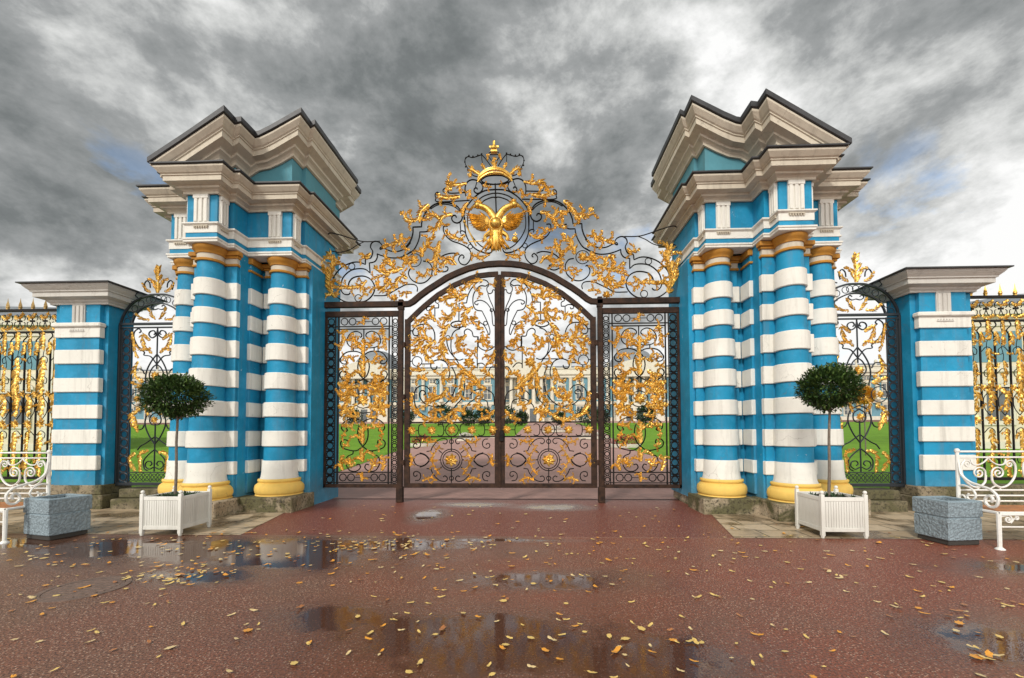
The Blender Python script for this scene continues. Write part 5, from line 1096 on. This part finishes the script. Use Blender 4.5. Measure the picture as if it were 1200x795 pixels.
# ================================================================== COURT BEHIND THE GATE
PY = 110.0; PB = 4.48
def palace():
    t = empty('palace', (0, PY, PB)); tag(t, 'long pale blue and white baroque palace across the court behind the gate', 'palace')
    x0, x1 = -130, 118; H = 15.6
    bm = NB(); box(bm, x0, x1, PY, PY+18, PB-1.5, PB+H-.6); build('wall', bm, M['palblue'], t)
    bm = NB(); box(bm, x0-.3, x1+.3, PY-.5, PY+18.2, PB-1.5, PB+1.0); box(bm, x0-.2, x1+.2, PY-.35, PY, PB+4.7, PB+5.5); box(bm, x0-.4, x1+.4, PY-.5, PY, PB+12.2, PB+13.0); box(bm, x0-.7, x1+.7, PY-.9, PY, PB+13.0, PB+13.5); box(bm, x0-.3, x1+.3, PY-.4, PY, PB+13.5, PB+14.6); box(bm, x0-.5, x1+.5, PY-.6, PY, PB+14.6, PB+14.95); build('entablature', bm, M['palecream'], t)
    bm = NB(); poly = [(x0, PY+.3), (x1, PY+.3), (x1, PY+17.7), (x0, PY+17.7)]
    sweep(bm, [(x0, PY+.3), (x1, PY+.3), (x1, PY+17.7), (x0, PY+17.7)], [(0, PB+14.9), (.0, PB+15.1), (-7, PB+16.6)], close_top=True); rf = build('roof', bm, M['palroof'], t)
    # urn balustrade
    bay = 5.2; n = int((x1-x0)/bay)
    vis = lambda x: -60 < x < 44 or x < -98 or x > 82
    w0 = None; count = 0; extra = NB(); colb = 0; cex = NB(); gold = NB(); urn = NB()
    xs_ = sorted([x0+bay*(i+.5) for i in range(n)], key=lambda x: (0 if -44 < x < 40 else 1, abs(x)))
    def wf(bm, cx, z, w, h, arched):
        box(bm, cx-w/2-.25, cx+w/2+.25, PY-.12, PY-.01, z-.3, z+h+.3, 0, None, 0); box(bm, cx-w/2-.4, cx+w/2+.4, PY-.3, PY-.01, z+h+.3, z+h+.55, 0, None, 0)
        if arched: box(bm, cx-w/2, cx+w/2, PY-.24, PY-.01, z+h+.55, z+h+.9, 0, None, 0)
    def pane(bm, cx, z, w, h):
        box(bm, cx-w/2, cx+w/2, PY-.16, PY-.11, z, z+h, 0, None, 1)
    for x in xs_:
        for z, w, h, ar in ((1.5, 1.7, 2.6, 0), (6.3, 1.9, 3.6, 1), (11.0, 1.5, .9, 0)):
            if count < 96 and vis(x):
                bm = NB(); wf(bm, x, PB+z, w, h, ar); o = build('window', bm, M['palecream'], t)
                bm = NB(); pane(bm, x, PB+z, w, h); bm2 = bm; build('pane', bm, [M['winglass'], M['winglass']], o)
                bm = NB(); box(bm, x-.07, x+.07, PY-.19, PY-.1, PB+z, PB+z+h); box(bm, x-w/2, x+w/2, PY-.185, PY-.1, PB+z+h*.45, PB+z+h*.45+.12); build('glazing_bar', bm, M['palecream'], o); count += 1
            else:
                wf(extra, x, PB+z, w, h, ar); pane(extra, x, PB+z, w, h)
        for q in (-.5,):
            xc = x+bay*q
            if vis(xc) and colb < 96:
                bm = NB(); lathe(bm, [(.75, PB+5.5), (.75, PB+5.9), (.55, PB+6.0), (.52, PB+9), (.45, PB+11.5), (.7, PB+12.2)], (xc, PY-.35, 0), 12); build('column', bm, M['palecream'], t, True, 40); colb += 1
            else: lathe(cex, [(.75, PB+5.5), (.75, PB+5.9), (.55, PB+6.0), (.45, PB+11.5), (.7, PB+12.2)], (xc, PY-.35, 0), 8)
            box(gold, xc-.5, xc+.5, PY-.7, PY-.3, PB+3.2, PB+4.7); box(gold, x-.6, x+.6, PY-.2, PY-.02, PB+10.5, PB+10.9)
            lathe(urn, [(.3, PB+14.9), (.3, PB+15.3), (.12, PB+15.4), (.42, PB+15.9), (.3, PB+16.3), (.05, PB+16.6)], (xc, PY-.1, 0), 8)
    o = build('window_rows', extra, [M['palecream'], M['winglass']], t); o['kind'] = 'stuff'
    o = build('column_rows', cex, M['palecream'], t, True); o['kind'] = 'stuff'
    build('atlas_figures', gold, M['palgold'], t); build('parapet_urns', urn, M['palecream'], t, True)
    for px, w in ((29, 13), (-3, 12), (-47, 13)):
        bm = NB(); box(bm, px-w/2, px+w/2, PY-3, PY-.9, PB-.5, PB+4.6)
        for i in range(6):
            xx = px-w/2+.8+(w-1.6)*i/5; lathe(bm, [(.6, PB+4.6), (.5, PB+5), (.42, PB+12)], (xx, PY-2.2, 0), 10)
        box(bm, px-w/2-.3, px+w/2+.3, PY-3.3, PY-.9, PB+12, PB+13.4)
        pr = [(px-w/2-.4, PB+13.4), (px+w/2+.4, PB+13.4)]+[(px+(w/2+.4)*cos(a), PB+13.4+3.4*sin(a)) for a in [pi*k/12 for k in range(1, 12)]]
        A = [bm.verts.new((x, PY-3.3, z)) for x, z in pr]; B_ = [bm.verts.new((x, PY-1, z)) for x, z in pr]; bm.faces.new(A); bm.faces.new(B_)
        for i in range(len(pr)): bm.faces.new((A[i], A[(i+1)%len(pr)], B_[(i+1)%len(pr)], B_[i]))
        o = build('portico', bm, M['palecream'], t, True, 30)
        bm = NB()
        for i in range(3): box(bm, px-3.8+i*2.9, px-2.0+i*2.9, PY-3.05, PY-2.9, PB-.3, PB+3.4)
        build('doorway', bm, M['winglass'], o)
    for px in (29, -47):
        bm = NB(); lathe(bm, [(6.5, PB+15), (6.6, PB+16), (6.2, PB+18), (4.8, PB+20), (2.6, PB+21.2), (.4, PB+21.6), (.2, PB+23)], (px, PY+7, 0), 20); build('dome', bm, M['palroof'], t, True, 40)
    at_origin(t)
palace()
def wing(s):
    bx, by = s*24.2, 15.0; zb = gz(by)-.3
    t = empty('service_wing', (bx, by, zb)); tag(t, 'cream and pale blue wing behind the gilded fence at the %s edge' % ('left' if s < 0 else 'right'), 'building')
    u = Vector((s*1.0, -.10, 0)).normalized(); v = Vector((s*.85, .53, 0)).normalized()
    L = 34; Dp = 11; H = 8.2
    def tf(p): # x along front, y back, z
        w = Vector((bx, by, 0))+u*p.x+v*p.y; return Vector((w.x, w.y, zb+p.z))
    def bx_(bm, *a, **k): box(bm, *a, 0, tf, **k)
    bm = NB(); bx_(bm, 0, L, 0, Dp, 0, H); build('wall', bm, M['wingwall'], t)
    x = .5
    while x < L-2:
        bm = NB(); bx_(bm, x+.5, x+2.9, -.05, .0, 5.1, 6.8); build('blue_panel', bm, M['palblue'], t); x += 3.6
    bm = NB(); bx_(bm, -.3, L, -.5, Dp, H-.5, H); bx_(bm, -.1, L, -.2, 0, 4.55, 4.85); bx_(bm, -.1, L, -.12, 0, 7.1, 7.3); bx_(bm, -.1, L, -.15, 0, 0, .7); build('cornice', bm, M['palecream'], t)
    bm = NB(); A = [Vector(p) for p in ((-.5, -.7, H), (L, -.7, H), (L, Dp, H), (-.5, Dp, H), (2, Dp*.5, H+1.6), (L, Dp*.5, H+1.6))]; A = [bm.verts.new(tf(p)) for p in A]
    for f in ((0, 1, 5, 4), (1, 2, 5), (2, 3, 4, 5), (3, 0, 4), (0, 3, 2, 1)): bm.faces.new([A[i] for i in f])
    build('roof', bm, M['palroof'], t)
    x = .5
    while x < L-2.5:
        bm = NB(); bx_(bm, x+.9, x+2.5, -.14, 0, 1.6, 3.9); 
        pr = [(x+1.7+.95*cos(a), 3.9+.5*sin(a)) for a in [pi*k/8 for k in range(9)]]
        a_ = [bm.verts.new(tf(Vector((p, -.16, q)))) for p, q in pr]; b_ = [bm.verts.new(tf(Vector((p, 0, q)))) for p, q in pr]; bm.faces.new(a_)
        for k in range(9): bm.faces.new((a_[k], a_[(k+1)%9], b_[(k+1)%9], b_[k]))
        o = build('window', bm, M['palecream'], t)
        bm = NB(); bx_(bm, x+1.15, x+1.66, -.17, -.1, 1.85, 3.7); bx_(bm, x+1.74, x+2.25, -.17, -.1, 1.85, 3.7); build('pane', bm, M['winglass'], o)
        bm = NB(); bx_(bm, x-.25, x+.35, -.28, 0, .7, 7.1); bx_(bm, x-.35, x+.45, -.34, 0, 6.5, 7.1); build('pilaster', bm, M['palecream'], t)
        x += 3.6
    at_origin(t)
wing(-1); wing(1)

# low clipped bushes before the palace, flower beds, yellow ball tree
rnd = random.Random(77)
k_ = 0
for x, y, h, w, lab in ((-15.0, 62, 3.4, 1.9, 'largest dark green round bush before the palace, seen through the left gate leaf'), (-11.0, 64, 2.6, 1.5, 'round bush right of the largest one, seen through the left gate leaf'), (-8.0, 62, 2.9, 1.6, 'dark bush third from the left, seen through the left gate leaf'), (-4.4, 60, 3.2, 2.0, 'broad bush nearest the centre bar, seen through the left gate leaf'), (-1.8, 66, 2.3, 1.2, 'narrow bush directly behind the meeting bars of the gate'),
        (5.0, 70, 2.2, 1.4, 'small dark bush behind the middle of the right gate leaf'), (9.6, 64, 3.0, 2.2, 'wide dark green bush behind the lower scroll of the right gate leaf'), (12.2, 66, 2.6, 1.6, 'dark bush just left of the right gate post'), (18.5, 60, 3.3, 1.7, 'dark bush behind the ring border of the right lattice panel'), (-22.5, 66, 2.7, 1.5, 'dark bush behind the left lattice panel'), (-34, 70, 3.0, 1.9, 'dark bush far left of the palace front')):
    z = gz(y); t = empty('clipped_bush', (x, y, z)); tag(t, lab, 'bush', 'clipped bushes before the palace')
    bm = NB(); tube(bm, [(x, y, z-.1), (x, y, z+h*.5)], .09, 6, .05); build('trunk', bm, M['bark'], t)
    bm = NB(); crown(bm, (x, y, z+h*.55), w, h*.5, 1500, .34, .2, rnd, .45, .14); build('crown', bm, M['leafbush'], t, recalc=False); at_origin(t)
ball_tree(16.3, 11.0, gz(11), 16.3, 2.8, 16.3, 3.22, .42, .42, 'small golden yellow ball tree on the lawn seen through the right side gate', n=2600, mat='leafyellow', r=.03, L=.11, W=.055, seed=12)
def flower_bed(x, y, r, m, label, h=.35, stone=True):
    z = gz(y); t = empty('flower_bed', (x, y, z)); tag(t, label, 'flower bed')
    bm = NB(); lathe(bm, [(r, 0), (r*1.02, .16), (r*.94, .2), (r*.9, .1), (.01, .16)], (x, y, z), 24); build('stone_rim', bm, M['palecream'], t)
    bm = NB(); crown(bm, (x, y, z+.2), r*.9, h, 900, .11, .09, rnd, .5, .12); build('flowers', bm, M[m], t, recalc=False); at_origin(t)
flower_bed(6.2, 16.5, .95, 'redflower', 'round bed of red flowers in a pale stone rim behind the right lattice panel', .55)
flower_bed(-6.5, 17.5, .8, 'redflower', 'round bed of red flowers in a pale stone rim behind the left gate post', .5)
flower_bed(-4.6, 23, .7, 'whiteflower', 'small bed of white flowers behind the lower band of the left gate leaf', .4)
flower_bed(5.4, 25, 1.2, 'whiteflower', 'wide bed of white flowers behind the right end of the right gate leaf', .4)
flower_bed(2.9, 38, 1.4, 'whiteflower', 'distant bed of white flowers near the middle of the court', .5)
flower_bed(-2.6, 27, .6, 'redflower', 'distant bed of dark red flowers behind the left leaf near the centre', .5)

# ================================================================== SKY, SUN, CAMERA
w = bpy.data.worlds.new('World'); SC.world = w; w.use_nodes = True; nt = w.node_tree; nt.nodes.clear(); g = N(nt)
tc = nt.nodes.new('ShaderNodeTexCoord'); sp = nt.nodes.new('ShaderNodeSeparateXYZ'); g.l(tc.outputs['Generated'], sp.inputs[0])
SUN_EL, SUN_AZ = radians(38), radians(-152)      # azimuth from +Y clockwise
sky = nt.nodes.new('ShaderNodeTexSky'); sky.sky_type = 'NISHITA'; sky.sun_disc = False; sky.sun_elevation = SUN_EL; sky.sun_rotation = SUN_AZ; sky.air_density = 1.2; sky.dust_density = 1.0
zz = g.math('ADD', g.math('MAXIMUM', sp.outputs[2], 0.0), .22)
cmb = nt.nodes.new('ShaderNodeCombineXYZ'); g.l(g.math('DIVIDE', sp.outputs[0], zz), cmb.inputs[0]); g.l(g.math('DIVIDE', sp.outputs[1], zz), cmb.inputs[1])
def mp(sc, loc=(0, 0, 0), rot=0):
    m_ = nt.nodes.new('ShaderNodeMapping'); m_.inputs['Scale'].default_value = sc; m_.inputs['Location'].default_value = loc; m_.inputs['Rotation'].default_value = (0, 0, rot); g.l(cmb.outputs[0], m_.inputs[0]); return m_.outputs[0]
dv = nt.nodes.new('ShaderNodeVectorMath'); dv.operation = 'MULTIPLY'; dv.inputs[1].default_value = (1, 1, 1.35); g.l(tc.outputs['Generated'], dv.inputs[0])
def dm(loc, sc=(1, 1, 1), rot=0):
    m_ = nt.nodes.new('ShaderNodeMapping'); m_.inputs['Location'].default_value = loc; m_.inputs['Scale'].default_value = sc; m_.inputs['Rotation'].default_value = (0, rot, 0); g.l(dv.outputs[0], m_.inputs[0]); return m_.outputs[0]
big = g.noise(dm((5.3, 1.4, 2.1)), 1.5, 3, .5, .1)
med = g.noise(dm((7.3, 2.2, 0), (1, 1, 1.2), .4), 3.6, 10, .62, .12)
fine = g.noise(dm((1.3, 4.2, 3), (1, 1, 1.3), .5), 11.0, 6, .6, .1)
cl = g.math('ADD', g.math('ADD', g.math('MULTIPLY', big, .62), g.math('MULTIPLY', med, .78)), g.math('MULTIPLY', fine, .14))
el = g.ramp(sp.outputs[2], [(.0, 1.0), (.22, .80), (.42, .42), (.65, .12), (1, 0)])
fac = g.math('ADD', g.math('SUBTRACT', cl, .31), g.math('MULTIPLY', el, .29))
fac = g.math('ADD', fac, g.math('MULTIPLY', sp.outputs[0], .07))
ccol = g.ramp(fac, [(.30, (.10, .11, .113)), (.43, (.19, .205, .207)), (.53, (.34, .352, .353)), (.60, (.60, .61, .60)), (.69, (.94, .94, .93))])
hole = g.math('MULTIPLY', g.ramp(g.noise(dm((4.4, 5.1, 2), (1, 1, 1.3)), 3.0, 7, .6, .4), [(.575, 0), (.67, 1)]), g.ramp(sp.outputs[2], [(.03, 1), (.38, .75), (.5, .0)]))
nish = g.mix(1.0, sky.outputs[0], (1.6, 1.75, 1.9), 'MULTIPLY')
behind = g.ramp(g.math('MULTIPLY', sp.outputs[1], -1), [(.05, (1, 1, 1)), (.75, (2.2, 2.15, 2.05))])  # unseen clouds behind the camera brightened, added fill to front-light the scene
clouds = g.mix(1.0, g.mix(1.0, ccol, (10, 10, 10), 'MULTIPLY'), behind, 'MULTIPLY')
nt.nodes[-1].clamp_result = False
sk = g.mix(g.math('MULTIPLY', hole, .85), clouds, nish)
gr = g.ramp(sp.outputs[2], [(0, 0), (.001, 1)])
bm_ = nt.nodes.new('ShaderNodeMapRange'); g.l(sp.outputs[2], bm_.inputs[0]); bm_.inputs[1].default_value = -.02; bm_.inputs[2].default_value = 0.0
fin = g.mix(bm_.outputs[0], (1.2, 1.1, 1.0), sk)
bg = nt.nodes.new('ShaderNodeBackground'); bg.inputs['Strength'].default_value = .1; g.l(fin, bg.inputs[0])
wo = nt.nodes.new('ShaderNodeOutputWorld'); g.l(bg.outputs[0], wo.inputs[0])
sd = bpy.data.lights.new('sun', 'SUN'); sd.energy = 2.4; sd.angle = radians(11); sd.color = (1, .95, .87); so = bpy.data.objects.new('sun', sd); COL.objects.link(so)
d = Vector((sin(SUN_AZ)*cos(SUN_EL), cos(SUN_AZ)*cos(SUN_EL), sin(SUN_EL))); so.rotation_euler = d.to_track_quat('Z', 'Y').to_euler(); so.location = d*60

cam = bpy.data.cameras.new('camera'); co_ = bpy.data.objects.new('camera', cam); COL.objects.link(co_); SC.camera = co_
cam.sensor_fit = 'HORIZONTAL'; cam.sensor_width = 36; cam.lens = 500/1200*36; cam.shift_x = -10.7/1200; cam.shift_y = 92.06/1200; cam.clip_start = .05; cam.clip_end = 3000
yaw, pit, rol = .0361, .0328, -.0031
R0 = Vector((cos(yaw), sin(yaw), 0)); F0 = Vector((-sin(yaw)*cos(pit), cos(yaw)*cos(pit), sin(pit))); U0 = R0.cross(F0)
R1 = R0*cos(rol)+U0*sin(rol); U1 = -R0*sin(rol)+U0*cos(rol)
co_.matrix_world = Matrix(((R1.x, U1.x, -F0.x, .8362), (R1.y, U1.y, -F0.y, -9.6845), (R1.z, U1.z, -F0.z, 1.6), (0, 0, 0, 1)))
SC.render.engine = 'CYCLES'; SC.render.resolution_x = 1024; SC.render.resolution_y = 678
SC.cycles.use_denoising = True; SC.cycles.max_bounces = 6
vs_ = SC.view_settings; vs_.view_transform = 'Standard'; vs_.look = 'None'; vs_.gamma = 1; vs_.exposure = 0.08; vs_.use_curve_mapping = False
